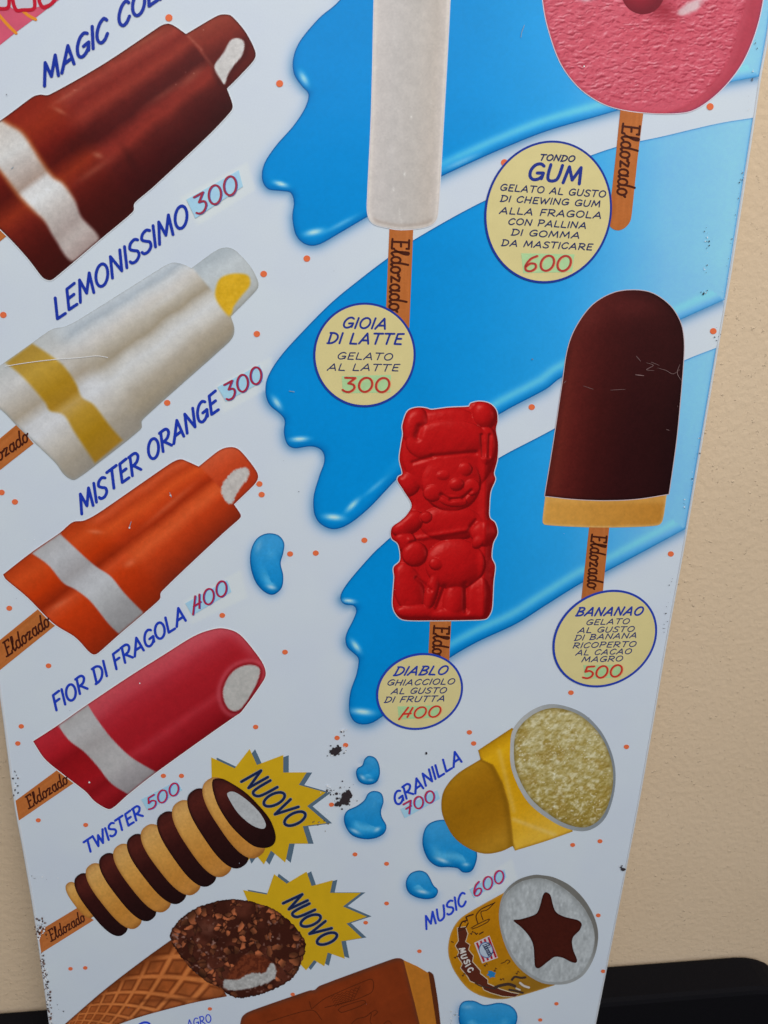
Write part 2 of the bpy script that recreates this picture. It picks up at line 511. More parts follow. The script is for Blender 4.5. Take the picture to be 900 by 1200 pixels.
def paint_plate(X, Y):
    c = np.tile(np.array(WHITE, float), (len(X), 1))
    # printed soft blue edge round every splash
    for poly, wd, k in [(BAND1, 6, .62), (BAND2, 6, .62), (BAND3, 6, .62)] + [(p, 4, .4) for p in DROPS.values()]:
        m = (X > poly[:, 0].min() - 40) & (X < poly[:, 0].max() + 40) & (Y > poly[:, 1].min() - 40) & (Y < poly[:, 1].max() + 40)
        d, nx, ny = pdist(X[m], Y[m], poly)
        sg = np.where(inside(X[m], Y[m], poly), -1.0, 1.0); nx = nx * sg; ny = ny * sg
        side = np.clip(0.45 - 0.75 * ny + 0.35 * nx, 0.0, 1)         # below and left of the splash
        t = k * side * np.exp(-(d / wd) ** 1.4)
        c[m] = mix(c[m], np.array((40, 110, 165.)), t)
    # old price patches, a little whiter than the plate
    for q in ([(210, 232), (290, 190), (300, 222), (232, 264)], [(252, 452), (318, 418), (324, 450), (262, 484)], [(214, 705), (282, 668), (290, 700), (224, 732)], [(548, 1040), (600, 1006), (606, 1030), (560, 1060)]):
        u, v = uvquad(X, Y, [q[0], q[1], q[2], q[3]])
        t = sm(-.03, .03, u) * sm(1.03, .97, u) * sm(-.05, .05, v) * sm(1.05, .95, v)
        c = mix(c, np.array((214, 220, 230.)), t * .55)
    n = fbm(X / 60, Y / 60, 3)
    return c * (1 + 0.03 * (n - .5))[:, None]


P_pl, F_pl = fill(PLATE, 3.2)
c_pl = np.clip(s2l(paint_plate(P_pl[:, 0], P_pl[:, 1])) * 1.25, 0, .87)
plate = link('panel', mesh_of('panel', P_pl, F_pl, 0, c_pl, TIN), SIGN)
sol = plate.modifiers.new('thickness', 'SOLIDIFY'); sol.thickness = 0.0012; sol.offset = -1


def tube(name, px, rad, col, parent, y_off=0.0, mat=None):
    st = plane_st(px); n = len(st); V = []; Fc = []; k = 8
    for i in range(n):
        t = st[min(i + 1, n - 1)] - st[max(i - 1, 0)]; t = t / np.linalg.norm(t); nn = np.array([-t[1], t[0]])
        for j in range(k):
            a = 2 * math.pi * j / k
            p = st[i] + nn * rad * math.cos(a)
            V.append((p[0] - BOT_S, y_off + rad * math.sin(a), p[1] - BOT_T))
    for i in range(n - 1):
        for j in range(k):
            Fc.append((i * k + j, i * k + (j + 1) % k, (i + 1) * k + (j + 1) % k, (i + 1) * k + j))
    me = bpy.data.meshes.new(name); me.from_pydata(V, [], Fc); me.update()
    for p in me.polygons: p.use_smooth = True
    a = me.attributes.new('ink', 'FLOAT_COLOR', 'POINT')
    c = np.ones((len(V), 4)); c[:, :3] = col; a.data.foreach_set('color', c.ravel())
    me.materials.append(mat or TIN)
    return link(name, me, parent)


edge_r = smooth([(x - .6, y) for x, y in RIGHT], False, 8)
edge_l = smooth([(x + .6, y) for x, y in [(73, 1303)] + LEFT], False, 8)
tube('rolled_edge', edge_r, 0.0012, (.72, .74, .76), SIGN, 0.0006)
tube('rolled_edge', edge_l, 0.0012, (.72, .74, .76), SIGN, 0.0006)

# ------------------------------------------------------------------ blue splashes
def paint_splash(poly, glints, yref, open_right=True, rim=1.0, strk=1.0):
    ymin = poly[:, 1].min()

    def f(X, Y):
        d, nx, ny = pdist(X, Y, poly)
        g = np.interp(X, [300, 480, 560, 660, 780, 860], [0, .03, .12, .3, .72, .9]) if open_right else .2 + .25 * sm(poly[:, 1].max(), ymin, Y)
        c = ramp(g, [(0, (0, 124, 190)), (.3, (38, 144, 204)), (.72, (110, 172, 213)), (1, (140, 192, 226))])
        down = sm(.05, .7, ny)                                          # the nearest edge lies below
        left = sm(.3, .9, -nx) * sm(-.6, .2, ny)
        lowrim = np.clip(down + .7 * left, 0, 1)
        fade = 1 - .55 * sm(0, 1, g) if open_right else 1.0
        c = mix(c, np.array((0, 96, 160.)), .7 * rim * fade * lowrim * np.exp(-(d / 6.0) ** 2))
        c = mix(c, np.array((122, 202, 236.)), .55 * strk * down * np.exp(-((d - 13) / 5.0) ** 2) * (sm(430, 560, X) if open_right else 1))
        c = mix(c, np.array((0, 70, 125.)), .8 * fade * np.exp(-(d / 1.3) ** 2))
        for (x, y, rx, ry, dg, k) in glints:
            c = mix(c, np.array((205, 226, 238.)), np.clip(k * blob(X, Y, x, y, rx, ry, dg), 0, 1))
        return c * (1 + .035 * (fbm(X / 3, Y / 3, 5, 2) - .5) + .05 * (fbm(X / 70, Y / 50, 15) - .5))[:, None]
    return f


art('splash', BAND1, paint_splash(BAND1, [(356, 92, 4.5, 11, -30, .7), (329, 215.5, 10, 3.2, 15, .9), (368, 272, 13, 4.2, -12, .85), (400, 262, 24, 3, -28, .35), (540, 190, 30, 3.5, -24, .4)], 150), 1, label='broad blue liquid band across the top of the sign', sp=2.3, yref=200)
art('splash', BAND2, paint_splash(BAND2, [(324.5, 472, 4, 10, -35, .75), (351, 514.5, 12, 3.2, -3, .9), (391, 606, 13, 4, 5, .9), (413, 592, 12, 3.6, -45, .75), (440, 570, 20, 3, -40, .3)], 400), 1, label='blue liquid band behind the milk and milk-round badge, second from the top', sp=2.3, yref=200)
art('splash', BAND3, paint_splash(BAND3, [(409, 704, 9, 2.6, 8, .9), (417, 757, 3.8, 10, -38, .8), (425, 834, 15, 4.2, 6, .9)], 640), 1, label='blue liquid band behind the red lolly, lowest of the three', sp=2.3, yref=200)
art('droplet', DROPS['bean'], paint_splash(DROPS['bean'], [(318, 688, 7, 3, 15, .8), (303, 640, 4, 9, 20, .25)], 660, False), 1, label='tall bean-shaped blue droplet beside the orange lolly', sp=1.2, yref=620)
art('droplet', DROPS['pear'], paint_splash(DROPS['pear'], [(425, 911, 5, 2.6, 40, .7), (434, 914, 5, 1.8, 0, .5)], 900, False), 1, label='small pear-shaped blue droplet under the devil badge', sp=1.1, yref=620)
art('droplet', DROPS['boot'], paint_splash(DROPS['boot'], [(416, 974, 8, 2.6, 25, .75), (442, 972, 5, 2.6, -30, .7)], 960, False), 1, label='boot-shaped blue droplet beside the rusty chip', sp=1.2, yref=620)
art('droplet', DROPS['cup'], paint_splash(DROPS['cup'], [(518, 1008, 10, 2.8, 20, .8), (546, 1013, 5, 2.2, 0, .6)], 1000, False), 1, label='blue droplet partly hidden by the yellow cup', sp=1.2, yref=620)
art('droplet', DROPS['bead'], paint_splash(DROPS['bead'], [(495, 1045, 8, 2.4, 12, .85)], 1040, False), 1, label='round blue droplet above the word music', sp=1.1, yref=620)
art('droplet', DROPS['pond'], paint_splash(DROPS['pond'], [(548, 1180, 8, 3, 0, .3)], 1190, False), 1, label='blue droplet at the bottom edge under the music cup', sp=1.2, yref=620)

# ------------------------------------------------------------------ orange dots
DOTS = [(198, 21), (327.7, 98), (309, 321), (301, 391.3), (196, 472), (4, 369), (304, 567), (306.6, 579.5), (2, 577), (17.6, 588), (11, 712.6), (57, 780), (260.5, 721), (334, 764), (299.6, 851.7), (25, 851), (21, 871), (45, 961), (100.5, 966.5), (191.5, 909), (212.7, 909), (82.7, 1135), (100, 1134), (359.6, 303), (427, 633), (623, 477), (835.7, 388), (786, 649), (669, 811.5), (591, 190.5), (832, 125), (395, 864.5), (405, 873), (388.4, 942.7), (416, 1001), (453, 1012), (453, 1058.5), (550, 858), (555, 871), (734, 875), (671, 990), (703, 985.6), (491.5, 1114.5), (701, 1072.5), (706.7, 1138), (652, 1176), (633, 1195), (428.5, 1081), (343, 1165), (246, 1182), (340, 649), (370, 648)]
for (x, y) in DOTS:
    r = np.interp(y, [0, 600, 1200], [4.1, 3.5, 2.4])
    e = np.array(oval(x, y, r * 1.05, r * np.interp(y, [0, 1200], [1.05, .82]), 18))
    flat('orange_dot', e, (204, 96, 58), 3, yref=400)

# ------------------------------------------------------------------ sticks with script
WOOD = (200, 130, 72)


def paint_stick(q):
    def f(X, Y):
        u, v = uvquad(X, Y, q)
        g = fbm(u * 3, v * 14, 9)
        c = mix(np.array((168, 95, 46.)), np.array((188, 114, 62.)), np.clip(g + .25 * (v - .5), 0, 1))
        return c
    return f


def stick(parent, poly, q, lay, base, up, wid=2.6, txt='Eldorado', col=(70, 32, 22), yref=None, rest=None):
    o = art('wooden_stick', poly, paint_stick(q), lay, parent, sp=2, yref=yref)
    S = Strokes(); write(S, txt, base[0], base[1], up, wid * .84, SCRIPT, .13, .0)
    S.build('stick_lettering', col, lay + 1, parent, yref=yref)
    return o


# ------------------------------------------------------------------ helper for the three rocket-shaped lollies
def rocket_shade(X, Y, q, stops, seed):
    u, v = uvquad(X, Y, q)
    wob = (fbm(X / 25, Y / 25, seed) - .5) * .05
    return u, v, ramp(v + wob, stops)


# --- cola lolly
COLA = smooth([(-52, 178, 1), (4, 139), (38, 114), (47, 111), (58, 111), (120, 76), (180, 36), (190, 29.6), (198, 28), (206, 31.5), (218, 40, 1), (254, 19), (264, 17), (272, 19.4), (288, 38), (299, 60), (298, 70), (282, 88), (266, 104, 1), (272.4, 122), (271, 130), (244, 159), (180, 219), (158, 238), (156, 248), (116, 282), (64, 326), (58, 328.4), (50, 325), (32, 302), (8, 276), (-48, 222, 1)], True, 2)


def paint_cola(X, Y):
    q = [(-52, 178), (200, 28), (272, 126), (58, 330)]
    bandp = smooth(Z(*CC, [(-60, 90), (30, 160), (130, 222), (200, 320), (250, 400), (312, 482), (372, 522), (440, 620), (480, 720), (585, 860), (430, 985), (320, 850), (262, 752), (200, 692), (115, 605), (0, 455), (-90, 350)]), True, 3)
    st = [(0, (128, 50, 38)), (.07, (150, 62, 50)), (.16, (122, 40, 32)), (.26, (140, 52, 40)), (.36, (88, 26, 22)), (.47, (76, 22, 20)), (.56, (124, 42, 34)), (.63, (132, 46, 36)), (.72, (84, 26, 22)), (.85, (66, 18, 17)), (1, (52, 16, 15))]
    u, v, c = rocket_shade(X, Y, q, st, 11)
    # base collar: wider, redder
    t = sm(.40, .30, u)
    c = mix(c, ramp(v, [(0, (134, 40, 26)), (.14, (142, 46, 26)), (.3, (106, 26, 18)), (.42, (84, 22, 16)), (.54, (140, 48, 26)), (.64, (100, 28, 20)), (.8, (72, 20, 16)), (1, (58, 18, 15))]), t * .85)
    for (x, y, rx, ry, dg, k) in [(70, 130, 10, 3, 28, .5), (115, 182, 7, 4, 20, .6), (110, 200, 26, 5, -35, .3), (225, 90, 22, 6, -42, .3), (195, 108, 30, 5, -35, .22), (170, 48, 30, 3.5, -30, .3), (80, 112, 25, 3, -30, .3)]:
        c = mix(c, np.array((186, 116, 92.)), k * blob(X, Y, x, y, rx, ry, dg))
    c = mix(c, np.array((60, 18, 16.)), .6 * blob(X, Y, 155, 190, 26, 7, 60) + .5 * blob(X, Y, 95, 165, 14, 40, 62))
    # tip
    m = ((X - 212) * .8 + (Y - 40) * -.6 > 6) & (X > 215)
    ct = ramp(np.clip(((X - 225) * .45 + (Y - 35) * .9) / 70, 0, 1), [(0, (142, 62, 48)), (.3, (124, 46, 36)), (.55, (92, 30, 25)), (1, (84, 26, 22))])
    line = seg(X, Y, (217, 40), (266, 104))
    sd_ = (X - 217) * (64) - (Y - 40) * (49)
    c = mix(c, ct, sm(-60, 120, sd_))
    c = mix(c, np.array((172, 96, 80.)), .55 * np.exp(-(seg(X, Y, (219, 41), (236, 58)) / 1.6) ** 2) + .3 * np.exp(-(seg(X, Y, (236, 60), (262, 96)) / 2.0) ** 2))
    # white ring
    i_ = soft_in(X, Y, bandp); edge_ = np.exp(-(i_ / 3.2) ** 2); b0, b1 = .13, .3
    t = sm(-2.5, 3.5, i_)
    cw = ramp(v, [(0, (206, 198, 190)), (.2, (212, 210, 206)), (.33, (190, 178, 170)), (.43, (170, 150, 138)), (.47, (216, 214, 212)), (.55, (226, 226, 224)), (.68, (196, 188, 182)), (.82, (170, 156, 150)), (.9, (190, 178, 172)), (1, (168, 150, 144))])
    c = mix(c, cw, t)
    c = mix(c, np.array((170, 92, 46.)), .5 * edge_ * sm(.8, .5, v))
    # bitten core
    core = smooth(Z(*CB, [(640, 225), (675, 240), (682, 275), (665, 330), (620, 385), (585, 440), (567, 495), (545, 470), (510, 410), (512, 375), (560, 310), (600, 240)]), True, 1.5)
    d, _, _ = pdist(X, Y, core); i_ = np.where(inside(X, Y, core), d, -d)
    c = mix(c, np.array((204, 200, 196.)) + ((fbm(X / 3, Y / 3, 4) - .5) * 24)[:, None], sm(-.9, .9, i_))
    c = mix(c, np.array((66, 22, 20.)), .6 * sm(-9, -1, i_) * sm(.5, -1, i_) * sm(0, 10, (X - 262) * .7 + (Y - 62) * .7))
    g = fbm(X / 5, Y / 5, 8)
    c = c * (1 + .10 * (g - .5) + .05 * (fbm(X / 1.5, Y / 1.5, 18, 2) - .5))[:, None]
    d, nx, ny = pdist(X, Y, COLA)
    c = mix(c, np.array((58, 20, 18.)), .7 * np.exp(-(d / 1.6) ** 2))
    spk = (vnoise(X / 1.6, Y / 1.6, 77) > .93) * (blob(X, Y, 220, 92, 26, 10, -30) + blob(X, Y, 80, 106, 24, 6, -28) + blob(X, Y, 240, 34, 12, 6, 0))
    return mix(c, np.array((206, 150, 130.)), .55 * np.clip(spk, 0, 1))


cola = art('lolly_picture', COLA, paint_cola, 4, label='brown cola lolly with a white ring', sp=1.5, yref=160)
stick(cola, [(-48, 262), (-8, 262), (8, 276.5), (-40, 316)], [(-48, 262), (-8, 262), (8, 277), (-40, 316)], 3, ((-66, 316), (-8, 275)), (-3, -14), 2.4, yref=270)

# --- lemon lolly
LEM = smooth(Z(*R2, [(-95, 745, 1), (18, 665), (100, 607), (165, 562), (205, 553), (250, 532), (500, 375), (545, 350), (580, 352), (612, 366, 1), (690, 310), (725, 300), (755, 312), (800, 360), (825, 410), (820, 435), (738, 520, 1), (749, 560), (740, 592), (690, 640), (456, 850), (450, 880), (300, 1000), (250, 1036), (232, 1042), (205, 1025), (175, 985), (60, 875), (0, 815), (-85, 765, 1)]), True, 2)


def paint_lemon(X, Y):
    q = [(-36, 455), (200, 308), (274, 398), (86, 564)]
    st = [(0, (196, 203, 208)), (.06, (176, 184, 190)), (.12, (206, 208, 208)), (.2, (208, 204, 198)), (.3, (188, 180, 166)), (.4, (164, 152, 132)), (.47, (196, 192, 184)), (.56, (212, 212, 210)), (.66, (204, 200, 192)), (.76, (176, 166, 150)), (.88, (162, 150, 130)), (1, (140, 132, 118))]
    u, v, c = rocket_shade(X, Y, q, st, 21)
    t = sm(.42, .30, u)
    c = mix(c, ramp(v, [(0, (190, 192, 190)), (.15, (206, 204, 200)), (.36, (172, 160, 142)), (.46, (206, 206, 206)), (.56, (212, 212, 212)), (.7, (196, 190, 180)), (.85, (168, 158, 142)), (1, (150, 142, 130))]), t)
    for (x, y, rx, ry, dg, k) in [(75, 435, 14, 5, -30, .3), (112, 455, 14, 9, -30, .5), (40, 512, 12, 7, -30, .45), (195, 350, 40, 5, -35, .25)]:
        c = mix(c, np.array((220, 222, 224.)), k * blob(X, Y, x, y, rx, ry, dg))
    bandp = smooth(Z(*R2, [(18, 668, 1), (103, 606, 1), (155, 640), (205, 680), (243, 735), (262, 778), (300, 803), (350, 868), (392, 916, 1), (305, 990, 1), (240, 892), (205, 836), (160, 822), (145, 795), (75, 715)]), True, 3)
    t = sm(-2.5, 2.5, soft_in(X, Y, bandp))
    cw = ramp(v, [(0, (172, 138, 60)), (.16, (190, 154, 66)), (.34, (170, 130, 36)), (.45, (166, 126, 40)), (.52, (190, 158, 92)), (.62, (180, 142, 54)), (.8, (164, 124, 30)), (1, (156, 118, 40))])
    c = mix(c, cw, t)
    sd_ = (X - 224) * (54) - (Y - 314) * (46)
    ct = ramp(np.clip(((X - 235) * .5 + (Y - 312) * .85) / 75, 0, 1), [(0, (176, 184, 188)), (.2, (196, 202, 204)), (.6, (180, 184, 182)), (1, (164, 162, 150))])
    c = mix(c, ct, sm(-60, 250, sd_))
    core = smooth(Z(*R2, [(745, 385), (790, 390), (797, 420), (770, 455), (745, 490), (738, 520), (715, 500), (692, 465), (690, 435), (705, 400)]), True, 1.5)
    d, _, _ = pdist(X, Y, core); i_ = np.where(inside(X, Y, core), d, -d)
    c = mix(c, np.array((212, 168, 44.)) + ((fbm(X / 4, Y / 4, 4) - .5) * 24)[:, None], sm(-2.5, 1.5, i_))
    c = c * (1 + .05 * (fbm(X / 6, Y / 6, 8) - .5))[:, None]
    d, nx, ny = pdist(X, Y, LEM)
    return mix(c, np.array((150, 152, 148.)), .55 * np.exp(-(d / 2.2) ** 2) * sm(-.4, .5, ny + .3 * nx) + .25 * np.exp(-(d / 1.4) ** 2))


lem = art('lolly_picture', LEM, paint_lemon, 4, label='whitish lemon lolly with a yellow ring', sp=1.5, yref=430)
stick(lem, Z(*R3, [(-80, 322), (55, 210), (108, 272), (-70, 412)]), Z(*R3, [(-80, 322), (55, 210), (108, 272), (-70, 412)]), 3, Z(*R3, [(-62, 370), (92, 262)]), (-4, -16), 2.5, yref=530)

# --- orange lolly
ORA = smooth(Z(*R3, [(10, 690, 1), (100, 620), (190, 558), (232, 523), (270, 517), (320, 490), (540, 338), (575, 322), (602, 330), (635, 345, 1), (700, 294), (735, 283), (765, 292), (810, 345), (825, 375), (815, 400), (748, 466, 1), (770, 500), (765, 512), (700, 570), (516, 745), (510, 770), (385, 878), (315, 940), (300, 946), (283, 935), (240, 890), (170, 845), (90, 765), (20, 706)]), True, 2)


def paint_orange(X, Y):
    q = Z(*R3, [(5, 690), (575, 318), (772, 505), (302, 950)])
    st = [(0, (176, 66, 34)), (.06, (206, 86, 48)), (.13, (186, 66, 30)), (.22, (212, 84, 38)), (.34, (188, 60, 24)), (.42, (160, 48, 20)), (.5, (206, 82, 40)), (.58, (216, 92, 48)), (.68, (190, 64, 28)), (.8, (168, 54, 24)), (.92, (140, 44, 22)), (1, (120, 40, 24))]
    u, v, c = rocket_shade(X, Y, q, st, 31)
    t = sm(.44, .34, u)
    c = mix(c, ramp(v, [(0, (178, 62, 26)), (.12, (204, 78, 34)), (.3, (190, 58, 18)), (.42, (146, 42, 16)), (.5, (204, 78, 40)), (.6, (196, 62, 22)), (.8, (172, 50, 18)), (1, (140, 42, 18))]), t)
    for (x, y, rx, ry, dg, k) in [(112, 623, 10, 3, 5, .5), (152, 660, 9, 5, -30, .45), (185, 540, 45, 2.4, -35, .35), (200, 590, 45, 4, -40, .3), (250, 545, 16, 5, -35, .25), (70, 708, 16, 4, -30, .35)]:
        c = mix(c, np.array((232, 140, 104.)), k * blob(X, Y, x, y, rx, ry, dg))
    bandp = smooth(Z(*R3, [(102, 622, 1), (190, 558, 1), (235, 600), (280, 642), (312, 668), (355, 697), (400, 752), (465, 818, 1), (385, 884, 1), (348, 848), (290, 776), (242, 738), (202, 716), (155, 660)]), True, 3)
    t = sm(-1.2, 1.2, soft_in(X, Y, bandp))
    cw = ramp(v, [(0, (180, 178, 178)), (.15, (192, 192, 194)), (.34, (168, 164, 164)), (.46, (190, 190, 192)), (.56, (196, 197, 199)), (.7, (182, 182, 182)), (.85, (158, 156, 156)), (1, (150, 148, 148))])
    c = mix(c, cw, t)
    sd_ = (X - 233) * (44) - (Y - 546) * (41)
    ct = ramp(np.clip(((X - 240) * .5 + (Y - 543) * .85) / 65, 0, 1), [(0, (206, 90, 56)), (.25, (196, 74, 40)), (.6, (176, 58, 30)), (1, (160, 52, 28))])
    c = mix(c, ct, sm(-50, 160, sd_))
    core = smooth(Z(*R3, [(765, 350), (790, 352), (795, 378), (770, 410), (752, 440), (740, 466), (718, 450), (707, 425), (715, 395), (740, 365)]), True, 1.5)
    d, _, _ = pdist(X, Y, core); i_ = np.where(inside(X, Y, core), d + (fbm(X / 2, Y / 2, 6) - .5) * 3, -d + (fbm(X / 2, Y / 2, 6) - .5) * 3)
    c = mix(c, np.array((196, 190, 184.)) + ((fbm(X / 3, Y / 3, 4) - .5) * 30)[:, None], sm(-1.2, 1, i_))
    c = c * (1 + .06 * (fbm(X / 5, Y / 5, 8) - .5))[:, None]
    d, nx, ny = pdist(X, Y, ORA)
    return mix(c, np.array((110, 40, 28.)), .6 * np.exp(-(d / 1.5) ** 2))


ora = art('lolly_picture', ORA, paint_orange, 4, label='orange lolly with a white ring', sp=1.5, yref=640)
stick(ora, Z(*R3, [(-60, 948), (125, 798), (178, 852), (-50, 1036)]), Z(*R3, [(-60, 948), (125, 798), (178, 852), (-50, 1036)]), 3, Z(*R3, [(22, 953), (160, 852)]), (-5, -16), 2.5, yref=740)

# --- strawberry lolly
FRA = smooth(Z(*R4, [(103, 525, 1), (180, 475), (270, 412), (400, 325), (500, 262), (600, 200), (660, 178), (700, 176), (745, 195), (800, 260), (822, 300), (820, 332), (750, 432), (730, 447), (640, 510), (480, 625), (400, 688), (355, 728), (335, 735), (295, 712), (265, 680), (200, 630), (140, 580)]), True, 2)


def paint_fragola(X, Y):
    q = Z(*R4, [(100, 525), (668, 168), (800, 395), (335, 742)])
    u, v = uvquad(X, Y, q)
    wob = (fbm(X / 30, Y / 30, 41) - .5) * .04
    c = ramp(v + wob, [(0, (200, 96, 106)), (.1, (196, 84, 96)), (.2, (180, 54, 66)), (.36, (170, 40, 50)), (.58, (164, 36, 46)), (.66, (178, 54, 64)), (.74, (160, 36, 46)), (.9, (140, 26, 34)), (1, (118, 22, 28))])
    c = mix(c, np.array((206, 106, 118.)), .7 * np.exp(-(pdist(X, Y, FRA)[0] / 9) ** 2) * sm(.66, .8, u) * sm(.9, .3, v))
    c = mix(c, ramp(v, [(0, (182, 46, 58)), (.2, (172, 34, 44)), (.3, (134, 22, 28)), (.45, (150, 26, 32)), (.6, (162, 30, 38)), (.72, (130, 22, 28)), (.82, (160, 36, 44)), (1, (124, 22, 28))]), sm(.17, .12, u) * .8)
    bandp = smooth(Z(*R4, [(180, 475, 1), (272, 411, 1), (290, 440), (312, 472), (350, 520), (408, 575), (490, 624, 1), (402, 692, 1), (345, 655), (305, 605), (262, 558), (215, 522)]), True, 3)
    t = sm(-.9, .9, soft_in(X, Y, bandp))
    c = mix(c, np.array((1.05, 1.25, 1.25)) * ramp(v, [(0, (172, 168, 166)), (.15, (184, 181, 180)), (.33, (166, 160, 158)), (.5, (178, 174, 172)), (.64, (180, 176, 174)), (.8, (160, 154, 154)), (1, (138, 132, 132))]) + ((fbm(X / 5, Y / 5, 14) - .5) * 14)[:, None], t)
    core = smooth(Z(*R4, [(735, 300), (775, 288), (805, 300), (800, 335), (775, 385), (745, 425), (720, 430), (700, 410), (692, 370), (708, 328)]), True, 1.5)
    d, _, _ = pdist(X, Y, core); i_ = np.where(inside(X, Y, core), d, -d)
    c = mix(c, np.array((206, 112, 124.)), .5 * np.exp(-((i_ + 5) / 3) ** 2))
    c = mix(c, np.array((120, 24, 30.)), .5 * np.exp(-((i_ + 1.2) / 1.6) ** 2))
    c = mix(c, np.array((190, 222, 215.)) + ((fbm(X / 3, Y / 3, 4) - .5) * 26)[:, None], sm(-.8, .8, i_))
    c = c * (1 + .05 * (fbm(X / 5, Y / 5, 8) - .5))[:, None]
    d, nx, ny = pdist(X, Y, FRA)
    return mix(c, np.array((120, 30, 40.)), .5 * np.exp(-(d / 1.4) ** 2))


fra = art('lolly_picture', FRA, paint_fragola, 4, label='red strawberry lolly with a white ring and rounded end', sp=1.5, yref=840, tint=(.95, .8, .8))
stick(fra, [(17.8, 938.5), (70, 900), (90, 915), (22, 961.5)], [(17.8, 938.5), (68, 902), (86, 916), (22, 961.5)], 3, ((34, 947.5), (80, 917)), (-4.5, -13.5), 2.2, yref=930)

# --- twister: a stack of rings
TW = [((52, 458), (150, 590)), ((92, 428), (272, 657)), ((137, 389), (326, 629)), ((190, 349), (382, 598)), ((246, 313), (438, 563)), ((300, 275), (498, 530)), ((355, 237), (553, 495)), ((420, 185), (612, 462)), ((480, 141), (670, 424)), ((540, 95), (736, 390)), ((600, 52), (800, 350)), ((655, 42), (852, 308))]
twist_root = None
for k, (a, b) in enumerate(TW):
    a, b = [np.array(p) for p in Z(*CT, [a, b])]
    c0 = (a + b) / 2; ax = (b - a) / 2; L = np.linalg.norm(ax); ax /= L; nr = np.array([ax[1], -ax[0]])     # nr points to the tip
    wd = np.interp(k, [0, 11], [15, 21.0]) if k else 9
    pl = []
    for i in range(56):
        t = 2 * math.pi * i / 56
        ct, st_ = math.cos(t), math.sin(t)
        # a fat lens: round ends, bulging away from the tip
        x = L * math.copysign(abs(ct) ** .72, ct)
        y = wd * math.copysign(abs(st_) ** .8, st_)
        pl.append(c0 + ax * x + nr * (y + 5))
    pl = np.array(pl)
    if k == 11: pl = smooth([(252, 911.5), (263, 912.5), (286, 926.5), (303, 942.7), (316.7, 960), (323, 978), (321, 988), (313, 992.5), (300, 991.5), (288, 984), (270, 966), (256, 944), (249.5, 925), (248.8, 915)], True, 2)
    dark = k % 2 == 1

    def paint_ring(X, Y, c0=c0, ax=ax, nr=nr, L=L, wd=wd, dark=dark, k=k, pl=pl):
        p = ((X - c0[0]) * ax[0] + (Y - c0[1]) * ax[1]) / L
        n = fbm(X / 2.2, Y / 2.2, 50 + k)
        d, nx, ny = pdist(X, Y, pl)
        if dark:
            c = ramp(p, [(-1, (66, 28, 24)), (-.7, (78, 32, 26)), (-.2, (50, 20, 18)), (.5, (36, 16, 15)), (1, (30, 14, 14))]) * (1 + .2 * (n - .5))[:, None]
            c = mix(c, np.array((24, 12, 12.)), .6 * np.exp(-(d / 2.2) ** 2))
        else:
            c = ramp(p, [(-1, (190, 142, 84)), (-.75, (208, 160, 92)), (-.3, (204, 150, 76)), (.4, (188, 128, 56)), (.85, (190, 130, 62)), (1, (150, 96, 44))]) * (1 + .14 * (n - .5))[:, None]
            c = mix(c, np.array((150, 98, 46.)), .55 * np.exp(-(d / 2.0) ** 2))
        return c
    o = art('ice_cream_ring' if twist_root else 'lolly_picture', pl, paint_ring, 4 + 0.55 * k, twist_root, sp=1.5, yref=1010)
    if twist_root is None:
        twist_root = o; o['label'] = 'striped lolly of chocolate and vanilla rings'
    else:
        o['label'] = 'chocolate ring' if dark else 'vanilla ring'
TIPC = smooth(Z(*CT, [(688, 96), (715, 90), (765, 122), (815, 172), (838, 215), (828, 234), (785, 220), (735, 178), (702, 130)]), True, 1.5)
art('cream_core', TIPC, lambda X, Y: np.array((176, 178, 178.)) + ((fbm(X / 2, Y / 2, 4) - .5) * 22)[:, None], 11.5, twist_root, sp=1.4, yref=1010)
stick(twist_root, [(44.5, 1092), (52, 1087), (90, 1064), (110, 1078), (48.5, 1116.5)], [(44, 1092), (90, 1064), (108, 1078), (48, 1116.5)], 2.5, ((60, 1103), (100, 1078.5)), (-4, -12.5), 2.0, yref=1090)

# --- starbursts
ST1 = Z(*CS, [(75, 117), (193, 172), (268, 75), (305, 155), (437, 105), (437, 193), (555, 192), (515, 255), (650, 293), (557, 362), (655, 447), (535, 463), (562, 550), (467, 550), (447, 645), (375, 585), (340, 655), (290, 595), (250, 650), (230, 600), (80, 300)])
ST2 = Z(*CN, [(537, 57), (607, 70), (628, 10), (665, 38), (723, 3), (738, 45), (800, 28), (792, 65), (882, 65), (830, 105), (900, 135), (840, 155), (885, 197), (825, 207), (835, 258), (785, 240), (775, 280), (745, 262), (722, 292), (700, 270), (640, 210), (560, 110)])
for pts, off, base, up, lab in ((ST1, (6.4, .3), Z(*CS, [(222, 238), (470, 474)]), (22.5, -13.5), 'upper yellow starburst beside the striped lolly'), (ST2, (5.4, -.4), Z(*CN, [(652, 95), (766, 224)]), (22, -11), 'lower yellow starburst beside the cone')):
    pts = np.array(pts)
    yr = 700
    o = art('starburst', pts, lambda X, Y: np.array((204, 164, 34.)) * (1 + .05 * (fbm(X / 8, Y / 8, 3) - .5))[:, None], 3, label=lab, sp=4, yref=yr)
    flat('starburst_shadow', pts + np.array(off), (88, 108, 124), 2, o, yref=yr)
    S = Strokes(); write(S, 'NUOVO', base[0], base[1], up, 4.0, gap=.16)
    S.build('lettering', (110, 124, 140), 3.6, o, yref=yr)
    S = Strokes(); write(S, 'NUOVO', base[0], base[1], up, 2.9, gap=.16)
    S.build('lettering', (28, 38, 74), 4.6, o, yref=yr)

